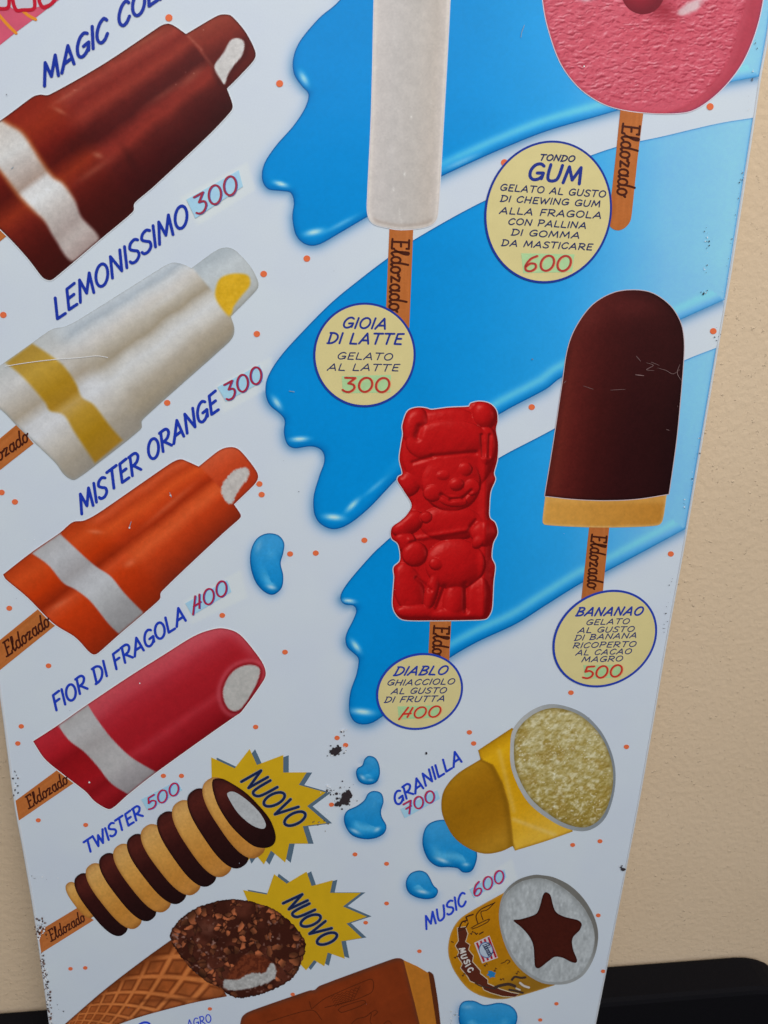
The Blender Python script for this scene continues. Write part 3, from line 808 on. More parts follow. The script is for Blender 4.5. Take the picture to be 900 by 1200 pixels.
# --- cone
HEAD = smooth(Z(*CN, [(325, 185), (345, 150), (390, 115), (450, 92), (500, 84), (560, 90), (620, 110), (670, 145), (710, 190), (720, 225), (705, 275), (680, 315), (620, 350), (560, 368), (520, 372), (490, 360), (476, 345), (440, 330), (400, 300), (370, 270), (345, 235), (330, 212)]), True, 1.5)
rngh = np.random.RandomState(3)
HEAD = grow(HEAD, rngh.uniform(-.5, .9, len(HEAD)).reshape(-1, 1))
CONE = smooth(Z(*CN, [(330, 200, 1), (240, 265), (130, 350), (20, 445), (-60, 515, 1), (-40, 530, 1), (160, 455), (230, 430), (300, 410), (400, 385), (490, 368, 1), (450, 290, 1)]), True, 2)


def paint_cone(X, Y):
    q = Z(*CN, [(326, 200), (490, 372), (-30, 505), (-50, 490)])
    # u across the mouth, v along the cone
    u, v = uvquad(X, Y, [q[0], q[1], (62, 1224), (44, 1214)])
    zl = np.hypot(X - 50, Y - 1222)
    ang = np.arctan2(Y - 1222, X - 50)
    a = (ang + .75) / .55 * 7.0
    r = np.log(np.maximum(zl, 5)) * 7.5
    g1 = np.abs(((a + r) * .5) % 1 - .5) * 2; g2 = np.abs(((a - r) * .5) % 1 - .5) * 2
    g = np.minimum(g1, g2)
    c = ramp(u, [(0, (112, 56, 26)), (.2, (158, 86, 44)), (.5, (152, 80, 38)), (.8, (164, 92, 50)), (1, (138, 74, 38))])
    c = c * (.92 + .3 * (fbm(X / 9, Y / 9, 7) - .5))[:, None]
    c = mix(c, np.array((204, 128, 72.)), .75 * sm(.30, .08, g) * sm(.1, .3, u + .1) * (.5 + .7 * fbm(X / 14, Y / 14, 2)))
    c = mix(c, np.array((86, 40, 18.)), .65 * np.exp(-((g - .36) / .1) ** 2))
    fold = seg(X, Y, (175, 1172), (258, 1165))
    c = mix(c, np.array((84, 40, 20.)), .5 * np.exp(-(seg(X, Y, (165, 1172), (250, 1170)) / 2.2) ** 2))
    c = mix(c, np.array((82, 40, 20.)), .5 * blob(X, Y, 190, 1105, 26, 12, -35))
    d, nx, ny = pdist(X, Y, CONE)
    return mix(c, np.array((80, 40, 22.)), .7 * np.exp(-(d / 1.6) ** 2))


def paint_head(X, Y):
    c = np.tile(np.array((58, 26, 18.)), (len(X), 1))
    n = fbm(X / 26, Y / 26, 5)
    c = mix(c, np.array((98, 50, 36.)), sm(.45, .75, n) * .7)
    c = mix(c, np.array((128, 82, 66.)), .6 * blob(X, Y, 245, 1087, 20, 10, -10) * sm(.3, .7, fbm(X / 6, Y / 6, 12)))
    # nut pieces: broken chips, each a facet with its own tone
    rr = np.random.RandomState(11)
    S0 = np.stack([rr.uniform(198, 364, 460), rr.uniform(1050, 1172, 460)], 1); tone = rr.uniform(.6, 1.7, 460); on = rr.rand(460) < .44; tl = rr.uniform(0, 6.28, 460)
    WX = X + 2.2 * (fbm(X / 4, Y / 4, 15) - .5); WY = Y + 2.2 * (fbm(X / 4, Y / 4, 25) - .5)
    f1 = np.full(len(X), 1e9); f2 = np.full(len(X), 1e9); id_ = np.zeros(len(X), int)
    for k, (x, y) in enumerate(S0):
        dd = np.hypot((WX - x) * (1 + .35 * math.cos(tl[k])), (WY - y) * (1 - .35 * math.cos(tl[k])))
        m = dd < f1; f2 = np.where(m, f1, np.minimum(f2, dd)); id_[m] = k; f1 = np.where(m, dd, f1)
    body = on[id_] * sm(.5, 1.5, f2 - f1) * (1 - sm(.7, 1, ((X - 288) / 34) ** 2 * 0 + np.exp(-(((X - 290) / 30) ** 2 + ((Y - 1140) / 17) ** 2) ** 2)))
    face = tone[id_] * (1 + .30 * np.clip(((X - S0[id_, 0]) * np.cos(tl[id_]) + (Y - S0[id_, 1]) * np.sin(tl[id_])) / 3, -1, 1))
    c = mix(c, np.array((116, 66, 42.)) * np.clip(face, .4, 1.7)[:, None], body * .9)
    c = mix(c, np.array((22, 10, 8.)), .45 * on[id_] * (1 - body) * sm(1.5, .4, f2 - f1))
    gl = sm(.72, .86, vnoise(X / 2.6, Y / 2.2, 71)) * sm(.45, .65, fbm(X / 16, Y / 16, 33)) * (1 - body)
    c = mix(c, np.array((172, 134, 120.)), .75 * gl)
    # bitten side: mousse and cream
    mo = smooth(Z(*CN, [(515, 275), (545, 245), (590, 250), (625, 272), (640, 300), (560, 312), (490, 318)]), True, 1.5)
    d, _, _ = pdist(X, Y, mo); i_ = np.where(inside(X, Y, mo), d, -d)
    st = .5 + .5 * np.sin((X * .5 + Y * .3 + fbm(X / 4, Y / 4, 3) * 12))
    c = mix(c, mix(np.array((82, 36, 22.)), np.array((112, 54, 32.)), st), sm(-2, 2, i_))
    cr = smooth(Z(*CN, [(480, 336), (482, 320), (520, 318), (560, 300), (600, 298), (618, 272), (626, 272), (634, 295), (626, 318), (580, 338), (545, 346), (505, 350), (488, 345)]), True, 1.2)
    d, _, _ = pdist(X, Y, cr); i_ = np.where(inside(X, Y, cr), d, -d) + (fbm(X / 2, Y / 2, 9) - .5) * 3
    c = mix(c, np.array((170, 168, 164.)) + ((fbm(X / 2.5, Y / 2.5, 6) - .5) * 70)[:, None], sm(-.8, .8, i_))
    d, nx, ny = pdist(X, Y, HEAD)
    return mix(c, np.array((34, 16, 12.)), .6 * np.exp(-(d / 1.8) ** 2))


cone = art('cone_picture', CONE, paint_cone, 4, label='waffle cone topped with nutty chocolate', sp=1.3, yref=1130, tint=(1.08, 1.06, 1.04))
art('chocolate_topping', HEAD, paint_head, 5, cone, sp=1.05, yref=1130)

# --- biscuit sandwich at the bottom
BIS = smooth(Z(*S8, [(118, 330), (128, 307), (160, 290), (345, 226), (362, 224), (380, 210), (620, 122), (645, 120), (658, 128, 1), (690, 260), (712, 345, 1), (730, 400, 1), (110, 400, 1)]), True, 2)
SIDE = Z(*S8, [(655, 126), (700, 146), (737, 168), (764, 345), (775, 400), (728, 402), (710, 345), (690, 262)])
BACK = smooth(Z(*S8, [(735, 165), (748, 168), (755, 180), (768, 260), (778, 345), (785, 400, 1), (760, 400, 1), (752, 300, 1)]), True, 2)


def paint_bis(X, Y):
    c = np.array((128, 62, 26.)) * (1 + .22 * (fbm(X / 14, Y / 14, 6) - .5))[:, None]
    d, nx, ny = pdist(X, Y, BIS)
    c = mix(c, np.array((90, 62, 46.)), .8 * np.exp(-(d / 3.5) ** 2) * sm(.2, -.5, ny))
    return c


bis = art('biscuit_picture', BIS, paint_bis, 4, label='brown biscuit ice-cream sandwich cut off by the bottom edge', sp=2, yref=1170, tint=(.95, .8, .8))
art('ice_cream_filling', SIDE, lambda X, Y: np.array((178, 110, 38.)) * (1 + .12 * (fbm(X / 3, Y / 3, 2) - .5))[:, None], 4.6, bis, sp=2.2, yref=1170)
art('biscuit_back', BACK, lambda X, Y: np.tile(np.array((86, 42, 22.)), (len(X), 1)), 4.3, bis, sp=0, yref=1170)
S = Strokes()
for pts in ([(345, 262), (352, 285), (365, 275), (400, 250), (545, 188), (556, 198), (552, 228), (530, 242), (490, 258), (395, 282)], [(205, 330), (350, 290), (385, 322)], [(440, 290), (450, 280), (520, 258), (530, 266), (500, 282), (450, 298), (440, 290)], [(480, 340), (500, 320), (530, 312), (548, 300), (545, 330), (560, 342)], [(545, 300), (562, 290), (570, 296), (556, 310)], [(590, 335), (605, 325), (615, 335)]):
    S.add(smooth(Z(*S8, pts), False, 2), .8)
for i in range(5):
    a = np.array([(415 + 4 * i, 248 + 8 * i - i), (520 - 5 * i, 212 + 9 * i)]) 
    p = np.array(Z(*S8, [tuple(a[0]), tuple(a[1])]))
    n = 14; q = [p[0] + (p[1] - p[0]) * j / n + np.array([0, 1.1 * (-1) ** j]) for j in range(n)]
    S.add(q, .55)
S.build('engraved_lines', (78, 34, 16), 5, bis, yref=1170)

# --- milk lolly
MIL = smooth([(440, -40, 1), (438.5, 0), (435.5, 129), (431, 228), (431, 250), (437, 261.6), (452, 266.4), (470, 269), (494, 267), (508, 261.5), (513, 250), (518, 168), (524, 60), (527, 0), (528.5, -40, 1)], True, 2)


def paint_milk(X, Y):
    l = np.interp(Y, [0, 129, 250], [438.5, 435.5, 431]); r = np.interp(Y, [0, 168, 250], [527, 518, 513]); v = (X - l) / (r - l)
    c = ramp(v, [(0, (206, 197, 190)), (.1, (199, 192, 187)), (.3, (194, 188, 183)), (.6, (190, 183, 176)), (.85, (192, 182, 172)), (1, (202, 192, 184))])
    c = c * (1 + .05 * (fbm(X / 7, Y / 18, 6) - .5) + .03 * (fbm(X / 2, Y / 2, 9, 2) - .5))[:, None]
    for (x, y, rx, ry, k) in [(474, 204, 1.5, 3, .8), (461, 222, 1.2, 3, .7), (482, 137, 1.2, 2, .7), (462, 44, 1, 2, .5), (468, 250, .8, 7, .5), (470, 260, .8, 4, .4), (505, 120, .8, 3, .3)]:
        c = mix(c, np.array((232, 228, 222.)), k * blob(X, Y, x, y, rx, ry))
    d, nx, ny = pdist(X, Y, MIL)
    c = mix(c, np.array((226, 218, 210.)), .5 * np.exp(-((d - 2) / 1.6) ** 2))
    return mix(c, np.array((168, 152, 140.)), .5 * np.exp(-((d - 4.5) / 2.5) ** 2) * sm(.2, .9, ny))


mil = art('lolly_picture', MIL, paint_milk, 4, label='tall plain white milk lolly at the top', sp=1.8, yref=130)
stick(mil, [(456.5, 262), (484.5, 262), (479.5, 384), (451.5, 384)], [(456.5, 262), (451.5, 384), (479.5, 384), (484.5, 262)], 3, ((459.5, 280), (456, 364)), (20, .6), 3.0, yref=320)

# --- bubble gum disc
GUM = smooth(Z(*R7, [(232, -100), (240, 0), (255, 80), (290, 180), (340, 250), (400, 295), (460, 318), (540, 330), (630, 332), (690, 318), (760, 265), (820, 190), (860, 100), (884, 0), (890, -100)]), True, 2)
FACE = smooth(Z(*R7, [(232, -100), (240, 0), (255, 80), (290, 180), (340, 250), (400, 295), (460, 318), (540, 330), (610, 330)]) + [(811, 121), (837, 96), (855, 69), (865, 35), (872, 10), (873, -40)], True, 2)


def paint_gumside(X, Y):
    c = np.tile(np.array((176, 70, 84.)), (len(X), 1))
    c = mix(c, np.array((190, 84, 98.)), sm(8, 2, pdist(X, Y, FACE)[0]) * .5)
    return mix(c, np.array((120, 60, 96.)), .6 * np.exp(-(pdist(X, Y, GUM)[0] / 1.3) ** 2))


def paint_gum(X, Y):
    cx, cy = 745, 10

    def h(x, y):
        # short wavy wrinkles that run roughly round the middle
        wx = x + 6 * fbm(x / 9, y / 9, 3); wy = y + 7 * fbm(x / 9, y / 9, 13)
        a = fbm(wx / 11, wy / 4.6, 21, 2); b = fbm(wx / 6, wy / 3.2, 31, 2)
        return np.abs(a - .5) * 3.0 + .8 * np.abs(b - .5) * 2
    e = .7
    gx = (h(X + e, Y) - h(X - e, Y)) / (2 * e); gy = (h(X, Y + e) - h(X, Y - e)) / (2 * e)
    sh = gx * .4 + gy * .9
    flatn = sm(118, 128, Y + .10 * np.abs(X - 745))
    sh = sh * (1 - .7 * flatn)
    base = mix(np.array((204, 98, 114.)), np.array((212, 112, 128.)), fbm(X / 30, Y / 30, 2))
    base = mix(base, np.array((206, 92, 108.)), .5 * blob(X, Y, 760, 40, 60, 40, 0))
    c = base
    c = mix(c, np.array((246, 188, 196.)), np.clip(sh * 1.7 - .12, 0, .8))
    c = mix(c, np.array((150, 48, 66.)), np.clip(-sh * 2.3 - .12, 0, .85))
    for (x, y, rx, ry, dg, k) in [(686, -4, 13, 7, 0, 1), (810, 8, 17, 8, -30, 1), (800, 14, 9, 6, -20, .9), (830, -8, 16, 8, -30, 1)]:
        t = np.clip(k * 1.9 * blob(X, Y, x, y, rx, ry, dg) - .25 + (fbm(X / 4, Y / 4, 5) - .5) * .5, 0, 1)
        c = mix(c, np.array((224, 214, 214.)), t)
    c = mix(c, np.array((150, 44, 60.)), .8 * blob(X, Y, 776, 12, 22, 16, 40))
    d, nx, ny = pdist(X, Y, FACE)
    c = mix(c, np.array((186, 78, 94.)), .6 * np.exp(-(d / 3) ** 2))
    return c


gum = art('lolly_picture', GUM, paint_gumside, 4, label='round pink bubble-gum lolly in the upper right corner', sp=2.2, yref=60)
art('pink_face', FACE, paint_gum, 5, gum, sp=1.05, yref=60, tint=(.96, .86, .87))
BALL = np.array(oval(753, -8, 25, 25, 40))
art('gum_ball', BALL, lambda X, Y: mix(np.array((168, 40, 56.)), np.array((112, 24, 38.)), np.clip(np.hypot(X - 748, Y + 12) / 26, 0, 1)), 6, gum, sp=2, yref=30)
GST = smooth(Z(*R7, [(468, 312, 1), (536, 318, 1), (518, 460), (500, 630), (494, 652), (478, 669), (458, 675), (440, 667), (432, 650), (434, 630), (452, 470)]), True, 2)
stick(gum, GST, Z(*R7, [(468, 312), (432, 675), (497, 675), (536, 318)]), 4.5 - 1.2, Z(*R7, [(474, 362), (457, 572)]), (20, 2.2), 3.0, yref=200)

# --- banana lolly in chocolate
CHO = smooth(Z(*S2, [(115, 783, 1), (145, 600), (175, 400), (195, 270), (225, 190), (280, 115), (350, 72), (420, 60), (490, 70), (550, 110), (585, 160), (600, 210), (603, 280), (590, 450), (575, 600), (550, 776, 1), (440, 793), (330, 798), (220, 794)]), True, 2)
BAN = smooth(Z(*S2, [(118, 770, 1), (107, 868), (114, 884), (260, 893), (400, 893), (512, 886), (530, 865), (545, 765, 1)]), True, 2)


def paint_choc(X, Y):
    l = np.interp(Y, [345, 390, 450, 582], [700, 668, 658, 638]); r = np.interp(Y, [345, 380, 430, 580], [770, 798, 800, 783]); v = (X - l) / (r - l)
    c = ramp(v, [(0, (96, 38, 28)), (.06, (118, 46, 32)), (.16, (100, 36, 27)), (.35, (72, 26, 21)), (.6, (54, 21, 19)), (.85, (48, 20, 18)), (1, (40, 18, 17))])
    c = mix(c, np.array((112, 46, 36.)), .7 * blob(X, Y, 735, 358, 50, 20, 5))
    c = mix(c, np.array((124, 56, 42.)), .5 * blob(X, Y, 690, 372, 16, 22, 35))
    c = mix(c, np.array((84, 34, 28.)), .35 * sm(520, 380, Y))
    d, nx, ny = pdist(X, Y, CHO)
    c = mix(c, np.array((30, 14, 14.)), .6 * np.exp(-(d / 2.2) ** 2) * sm(-.3, .4, nx + .3 * ny))
    return c * (1 + .14 * (fbm(X / 1.7, Y / 1.7, 6, 2) - .5))[:, None]


cho = art('lolly_picture', CHO, paint_choc, 5, label='dark chocolate-coated lolly with a yellow banana base', sp=1.6, yref=470, tint=(.84, .80, .95))


def paint_ban(X, Y):
    c = mix(np.array((216, 170, 84.)), np.array((192, 140, 58.)), np.clip((X - 640) / 140, 0, 1))
    c = mix(c, np.array((228, 186, 106.)), .5 * sm(594, 584, Y))
    d, nx, ny = pdist(X, Y, BAN)
    c = mix(c, np.array((226, 200, 140.)), .7 * np.exp(-(d / 1.8) ** 2))
    return c * (1 + .08 * (fbm(X / 3, Y / 3, 6) - .5))[:, None]


art('banana_base', BAN, paint_ban, 4, cho, sp=2, yref=600, tint=(.96, .9, .88))
stick(cho, Z(*S2, [(272, 880), (343, 880), (316, 1150), (243, 1150)]), Z(*S2, [(272, 880), (243, 1150), (316, 1150), (343, 880)]), 3, Z(*S2, [(280, 918), (264, 1106)]), (17.5, 1.6), 2.6, yref=655)

# --- red moulded ice lolly
DIA = smooth(Z(*S1, [(270, 220), (268, 180), (290, 120), (330, 103), (370, 105), (395, 112), (470, 103), (560, 98), (567, 85), (605, 76), (650, 85), (680, 115), (686, 160), (679, 200), (688, 260), (685, 330), (670, 390), (676, 420), (656, 470), (650, 530), (651, 585), (675, 610), (685, 655), (666, 700), (660, 760), (675, 800), (668, 870), (662, 980), (650, 1015), (630, 1032), (560, 1036), (400, 1038), (275, 1035), (240, 1010), (225, 965), (232, 850), (230, 805), (258, 772), (250, 705), (220, 675), (222, 630), (260, 600), (290, 570), (308, 528), (275, 470), (247, 425), (250, 407), (268, 393), (255, 330), (262, 270)]), True, 1.5)
FORMS = [  # x, y, rx, ry, tilt, base, height in enlarged view units: the raised forms of the moulding
    (470, 600, 260, 480, 0, 0, 30), (468, 300, 205, 200, 0, 15, 70), (462, 250, 178, 92, -5, 62, 48), (482, 430, 128, 128, 0, 60, 48), (325, 185, 54, 82, 15, 30, 62), (628, 135, 52, 62, -10, 30, 62),
    (402, 478, 42, 36, 0, 92, 24), (572, 452, 36, 36, 0, 92, 24), (506, 440, 34, 28, -10, 100, 36), (447, 402, 30, 20, 0, 98, 20), (545, 374, 30, 30, 0, 92, 26), (490, 512, 62, 26, 8, 94, 18),
    (292, 440, 52, 52, 30, 24, 34), (480, 610, 140, 80, 0, 20, 66), (500, 790, 132, 112, 0, 26, 80), (292, 612, 78, 48, -28, 40, 46), (280, 690, 46, 44, 0, 44, 34), (322, 745, 56, 54, 0, 50, 46), (372, 585, 26, 24, 0, 76, 16),
    (628, 655, 60, 54, 0, 62, 46), (600, 690, 24, 34, 30, 76, 34), (634, 268, 50, 84, 0, 44, 44), (415, 790, 30, 26, 20, 84, 26), (296, 900, 66, 118, -16, 14, 52), (398, 905, 26, 92, 14, 44, 34), (500, 955, 54, 92, 6, 20, 60), (598, 945, 56, 104, 4, 14, 54), (332, 1000, 94, 34, 0, 30, 38), (480, 1012, 122, 30, 0, 30, 36)]
LINES = [((632, 330), (624, 1020), 20, 30), ((616, 225), (622, 318), 7, -22), ((652, 225), (648, 318), 7, -22), ((300, 684), (555, 640), 11, 14), ((438, 486), (480, 508), 7, -20), ((480, 508), (535, 502), 7, -20), ((535, 502), (572, 468), 7, -18), ((315, 345), (400, 318), 10, -14), ((400, 318), (590, 300), 10, -16), ((330, 852), (392, 905), 9, -18), ((455, 890), (420, 985), 10, -20), ((545, 880), (548, 1000), 10, -22), ((345, 190), (335, 235), 16, -26), ((560, 640), (590, 600), 9, -14)]


def dia_h(x, y):
    X = (x - 400) * 3.75; Y = (y - 450) * 3.75
    hh = np.zeros_like(X)
    for (a, b, rx, ry, dg, bs, ht) in FORMS:
        t = math.radians(dg); c, s = math.cos(t), math.sin(t)
        p = ((X - a) * c + (Y - b) * s) / rx; q = (-(X - a) * s + (Y - b) * c) / ry
        r2 = p * p + q * q
        v = bs * sm(1.12, .96, r2) + ht * np.sqrt(np.clip(1 - r2, 0, 1))
        k = 10.0
        hh = np.maximum(hh, v) + np.maximum(k - np.abs(hh - v), 0) ** 2 / (4 * k)
    for (a, b, wd, ht) in LINES:
        hh = hh + ht * np.exp(-(seg(X, Y, a, b) / wd) ** 2)
    return hh + 7 * fbm(X / 36, Y / 36, 3)


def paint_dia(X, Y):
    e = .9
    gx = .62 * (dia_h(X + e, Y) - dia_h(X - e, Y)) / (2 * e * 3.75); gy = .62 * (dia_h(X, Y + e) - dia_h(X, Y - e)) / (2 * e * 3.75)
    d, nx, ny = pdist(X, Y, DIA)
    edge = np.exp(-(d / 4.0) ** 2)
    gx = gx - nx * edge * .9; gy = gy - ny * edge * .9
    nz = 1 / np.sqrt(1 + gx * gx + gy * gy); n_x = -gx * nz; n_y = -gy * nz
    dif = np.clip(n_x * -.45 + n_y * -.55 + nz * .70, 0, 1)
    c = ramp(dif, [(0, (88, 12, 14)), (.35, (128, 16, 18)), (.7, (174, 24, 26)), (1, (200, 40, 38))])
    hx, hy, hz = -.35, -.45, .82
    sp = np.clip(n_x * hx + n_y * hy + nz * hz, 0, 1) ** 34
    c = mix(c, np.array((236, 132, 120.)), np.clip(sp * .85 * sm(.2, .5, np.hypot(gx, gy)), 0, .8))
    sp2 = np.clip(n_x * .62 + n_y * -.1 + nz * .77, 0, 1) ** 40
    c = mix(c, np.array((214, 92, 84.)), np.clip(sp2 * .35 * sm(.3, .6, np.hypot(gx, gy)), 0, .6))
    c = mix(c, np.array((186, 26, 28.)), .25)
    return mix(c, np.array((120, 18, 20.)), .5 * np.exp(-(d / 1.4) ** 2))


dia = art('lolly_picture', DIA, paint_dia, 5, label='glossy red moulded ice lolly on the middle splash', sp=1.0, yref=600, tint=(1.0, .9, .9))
flat('white_outline', grow(DIA, 1.0), (206, 206, 212), 4, dia, yref=600)
stick(dia, [(504, 722), (529, 722), (525.5, 790), (501, 790)], [(504, 722), (501, 790), (525.5, 790), (529, 722)], 3, ((508.5, 733), (505, 803)), (18, .5), 2.8, yref=750)
flat('white_outline', grow(MIL, .9), (212, 212, 216), 3.5, mil, yref=130)
flat('white_outline', grow(CHO, .9), (196, 176, 178), 4.4, cho, yref=480)
flat('white_outline', grow(GUM, 1.0), (222, 206, 214), 3.6, gum, yref=60)
for r_, pl in ((cola, COLA), (ora, ORA), (fra, FRA)):
    flat('white_outline', grow(pl, 1.0), (222, 224, 232), 3.6 if r_ is not cola else 3.6, r_, yref=pl[:, 1].mean())

# --- granita cup
CUPB = smooth(Z(*S5, [(450, 148, 1), (338, 222, 1), (346, 252, 1), (270, 300), (228, 350), (217, 400), (226, 450), (260, 510), (310, 547), (360, 563), (412, 556), (452, 538, 1), (460, 553, 1), (560, 522), (650, 490, 1), (600, 300)]), True, 2)
RIM = smooth(Z(*S5, [(560, 72), (500, 100), (455, 150), (444, 205), (450, 290), (500, 390), (580, 455), (650, 485), (710, 483), (760, 440), (788, 350), (786, 260), (750, 170), (690, 105), (620, 75)]), True, 2)
ICE = smooth(Z(*S5, [(565, 85), (510, 110), (468, 155), (456, 210), (464, 290), (510, 378), (585, 442), (652, 472), (705, 472), (752, 432), (780, 350), (778, 262), (742, 175), (684, 114), (620, 86)]), True, 2)


def paint_cup(X, Y):
    u = ((X - 517) * .86 + (Y - 1000) * -.5)            # along the cup, base to rim
    v = ((X - 560) * .5 + (Y - 930) * .86)             # across
    c = ramp(v, [(-70, (150, 116, 36)), (-45, (170, 126, 22)), (-15, (150, 104, 14)), (10, (140, 96, 12)), (35, (148, 102, 14)), (60, (164, 120, 24)), (80, (150, 110, 20))])
    cx_ = np.interp(Y, [880, 889, 896, 917, 942, 971, 992, 1000], [553, 563, 578, 589, 596.4, 600, 602, 603])
    col = sm(-1.2, 1.2, X - cx_)
    cc = ramp(v, [(-85, (160, 120, 26)), (-55, (150, 106, 10)), (-30, (206, 158, 20)), (0, (190, 142, 14)), (40, (196, 148, 20)), (75, (206, 164, 40))])
    c = mix(c, cc, col)
    c = mix(c, np.array((112, 78, 10.)), .5 * np.exp(-((X - cx_ + 3) / 4.0) ** 2) * sm(1, -1, X - cx_))
    c = mix(c, np.array((214, 184, 84.)), .5 * np.exp(-(seg(X, Y, (602, 960), (650, 978)) / 2.5) ** 2) + .35 * np.exp(-(seg(X, Y, (585, 880), (602, 950)) / 3) ** 2))
    d, nx, ny = pdist(X, Y, CUPB)
    c = mix(c, np.array((120, 86, 16.)), .5 * np.exp(-(d / 2) ** 2))
    return c * (1 + .06 * (fbm(X / 2, Y / 2, 6, 2) - .5))[:, None]


def paint_ice(X, Y):
    def h(x, y): return fbm(x / 3.2 + fbm(y / 6, x / 6, 2), y / 2.8, 61, 3)
    e = .7
    s_ = (h(X + e, Y) - h(X - e, Y)) * .5 + (h(X, Y + e) - h(X, Y - e)) * 1.0
    c = ramp(np.clip((Y - 830) / 140, 0, 1), [(0, (190, 176, 124)), (.4, (184, 170, 116)), (.75, (166, 146, 80)), (1, (140, 116, 48))])
    n1 = fbm(X / 16, Y / 13, 8); n2 = fbm(X / 5, Y / 4.4, 28, 3)
    c = mix(c, np.array((156, 130, 62.)), .7 * sm(.50, .68, n1))
    c = mix(c, np.array((214, 206, 170.)), .7 * sm(.55, .72, n2))
    c = mix(c, np.array((150, 126, 52.)), .5 * sm(.45, .30, n2))
    c = mix(c, np.array((232, 226, 198.)), np.clip(s_ * 1.1, 0, .5))
    c = mix(c, np.array((108, 88, 30.)), np.clip(-s_ * 1.0, 0, .4))
    sp = sm(.80, .93, vnoise(X / 1.7, Y / 1.5, 91)) * sm(.4, .6, fbm(X / 10, Y / 10, 44))
    c = mix(c, np.array((240, 236, 216.)), .75 * sp)
    d, nx, ny = pdist(X, Y, ICE)
    return mix(c, np.array((104, 90, 50.)), .45 * np.exp(-(d / 2.5) ** 2))


cup = art('cup_picture', CUPB, paint_cup, 3, label='yellow cup of crushed lemon ice', sp=1.6, yref=930, tint=(1.06, 1.05, 1.5))
art('cup_rim', RIM, lambda X, Y: mix(np.array((176, 176, 172.)), np.array((128, 134, 138.)), np.clip((X - 600) / 110, 0, 1)), 4, cup, sp=2.5, yref=930)
art('crushed_ice', ICE, paint_ice, 5, cup, sp=1.1, yref=900)

# --- music cup
MUB = smooth(Z(*CM, [(355, 148, 1), (200, 235), (125, 285), (82, 350), (65, 430), (75, 500), (110, 570), (170, 640), (250, 678), (340, 688), (450, 665), (600, 618, 1), (480, 350)]), True, 2)
MUR = smooth(Z(*CM, [(490, 65), (410, 92), (345, 155), (320, 250), (330, 350), (370, 460), (430, 540), (520, 600), (600, 615), (680, 605), (750, 560), (800, 470), (818, 370), (800, 280), (750, 190), (680, 120), (600, 78), (540, 66)]), True, 2)
MUI = smooth(Z(*CM, [(490, 82), (415, 105), (352, 165), (330, 250), (340, 345), (380, 450), (440, 530), (525, 588), (600, 602), (675, 592), (738, 550), (785, 465), (800, 375), (782, 295), (735, 215), (665, 145), (590, 98), (540, 82)]), True, 2)
STAR = smooth(Z(*CM, [(555, 150), (578, 165), (600, 240), (640, 270), (715, 290), (735, 310), (725, 340), (690, 380), (690, 430), (712, 490), (705, 505), (680, 500), (640, 480), (600, 475), (570, 495), (520, 532), (500, 520), (492, 420), (470, 370), (430, 325), (392, 292), (430, 285), (500, 262), (520, 235), (540, 165)]), True, 1.5)


def paint_mub(X, Y):
    v = ((X - 540) * .5 + (Y - 1100) * .86)
    c = ramp(v, [(-60, (92, 52, 26)), (-42, (150, 88, 22)), (-20, (178, 118, 20)), (15, (174, 116, 18)), (40, (170, 114, 18)), (62, (176, 122, 24)), (80, (140, 100, 30))])
    d, nx, ny = pdist(X, Y, MUB)
    c = mix(c, np.array((196, 158, 96.)), .6 * np.exp(-(d / 1.2) ** 2))
    return c * (1 + .06 * (fbm(X / 3, Y / 3, 6) - .5))[:, None]


def paint_cream(X, Y):
    def h(x, y): return fbm(x / 4.5 + .2 * fbm(y / 6, x / 6, 3), y / 6.5, 71, 3)
    s_ = (h(X + .8, Y) - h(X - .8, Y)) + .6 * (h(X, Y + .8) - h(X, Y - .8))
    c = np.tile(np.array((170, 174, 174.)), (len(X), 1)) + (s_ * 30)[:, None] + ((fbm(X / 2.2, Y / 5, 17, 2) - .5) * 36 + (fbm(X / 14, Y / 14, 27) - .5) * 18)[:, None]
    d, nx, ny = pdist(X, Y, MUI)
    c = mix(c, np.array((128, 130, 128.)), .6 * np.exp(-(d / 4) ** 2) * sm(.2, -.4, ny))
    return c


mus = art('cup_picture', MUB, paint_mub, 3, label='orange patterned cup of white ice cream with a brown star', sp=1.8, yref=1110)
art('cup_rim', MUR, lambda X, Y: mix(np.array((150, 152, 150.)), np.array((112, 110, 104.)), sm(10, -40, (Y - 1090) - (X - 640) * .7)), 4, mus, sp=2.5, yref=1100)
art('cream_surface', MUI, paint_cream, 5, mus, sp=1.2, yref=1100)
art('chocolate_star', STAR, lambda X, Y: mix(np.array((82, 36, 26.)), np.array((56, 22, 16.)), .7 * np.exp(-(pdist(X, Y, STAR)[0] / 2) ** 2)) * (1 + .18 * (fbm(X / 1.6, Y / 1.6, 3, 2) - .5))[:, None], 6, mus, sp=1.3, yref=1100, tint=(.78, .68, .68))
RIB = Z(*CM, [(112, 330), (150, 325), (162, 360), (150, 400), (172, 415), (165, 440), (190, 470), (185, 500), (225, 545), (225, 560), (262, 590), (262, 610), (330, 640), (380, 655), (420, 662), (400, 676), (340, 672), (280, 655), (245, 640), (235, 620), (175, 595), (165, 575), (128, 530), (138, 510), (112, 470), (120, 450), (102, 420), (118, 395)])
flat('brown_ribbon', grow(RIB, .9), (204, 188, 160), 4, mus, yref=1110)
flat('brown_ribbon', RIB, (84, 38, 26), 5, mus, yref=1110)
S = Strokes(); 
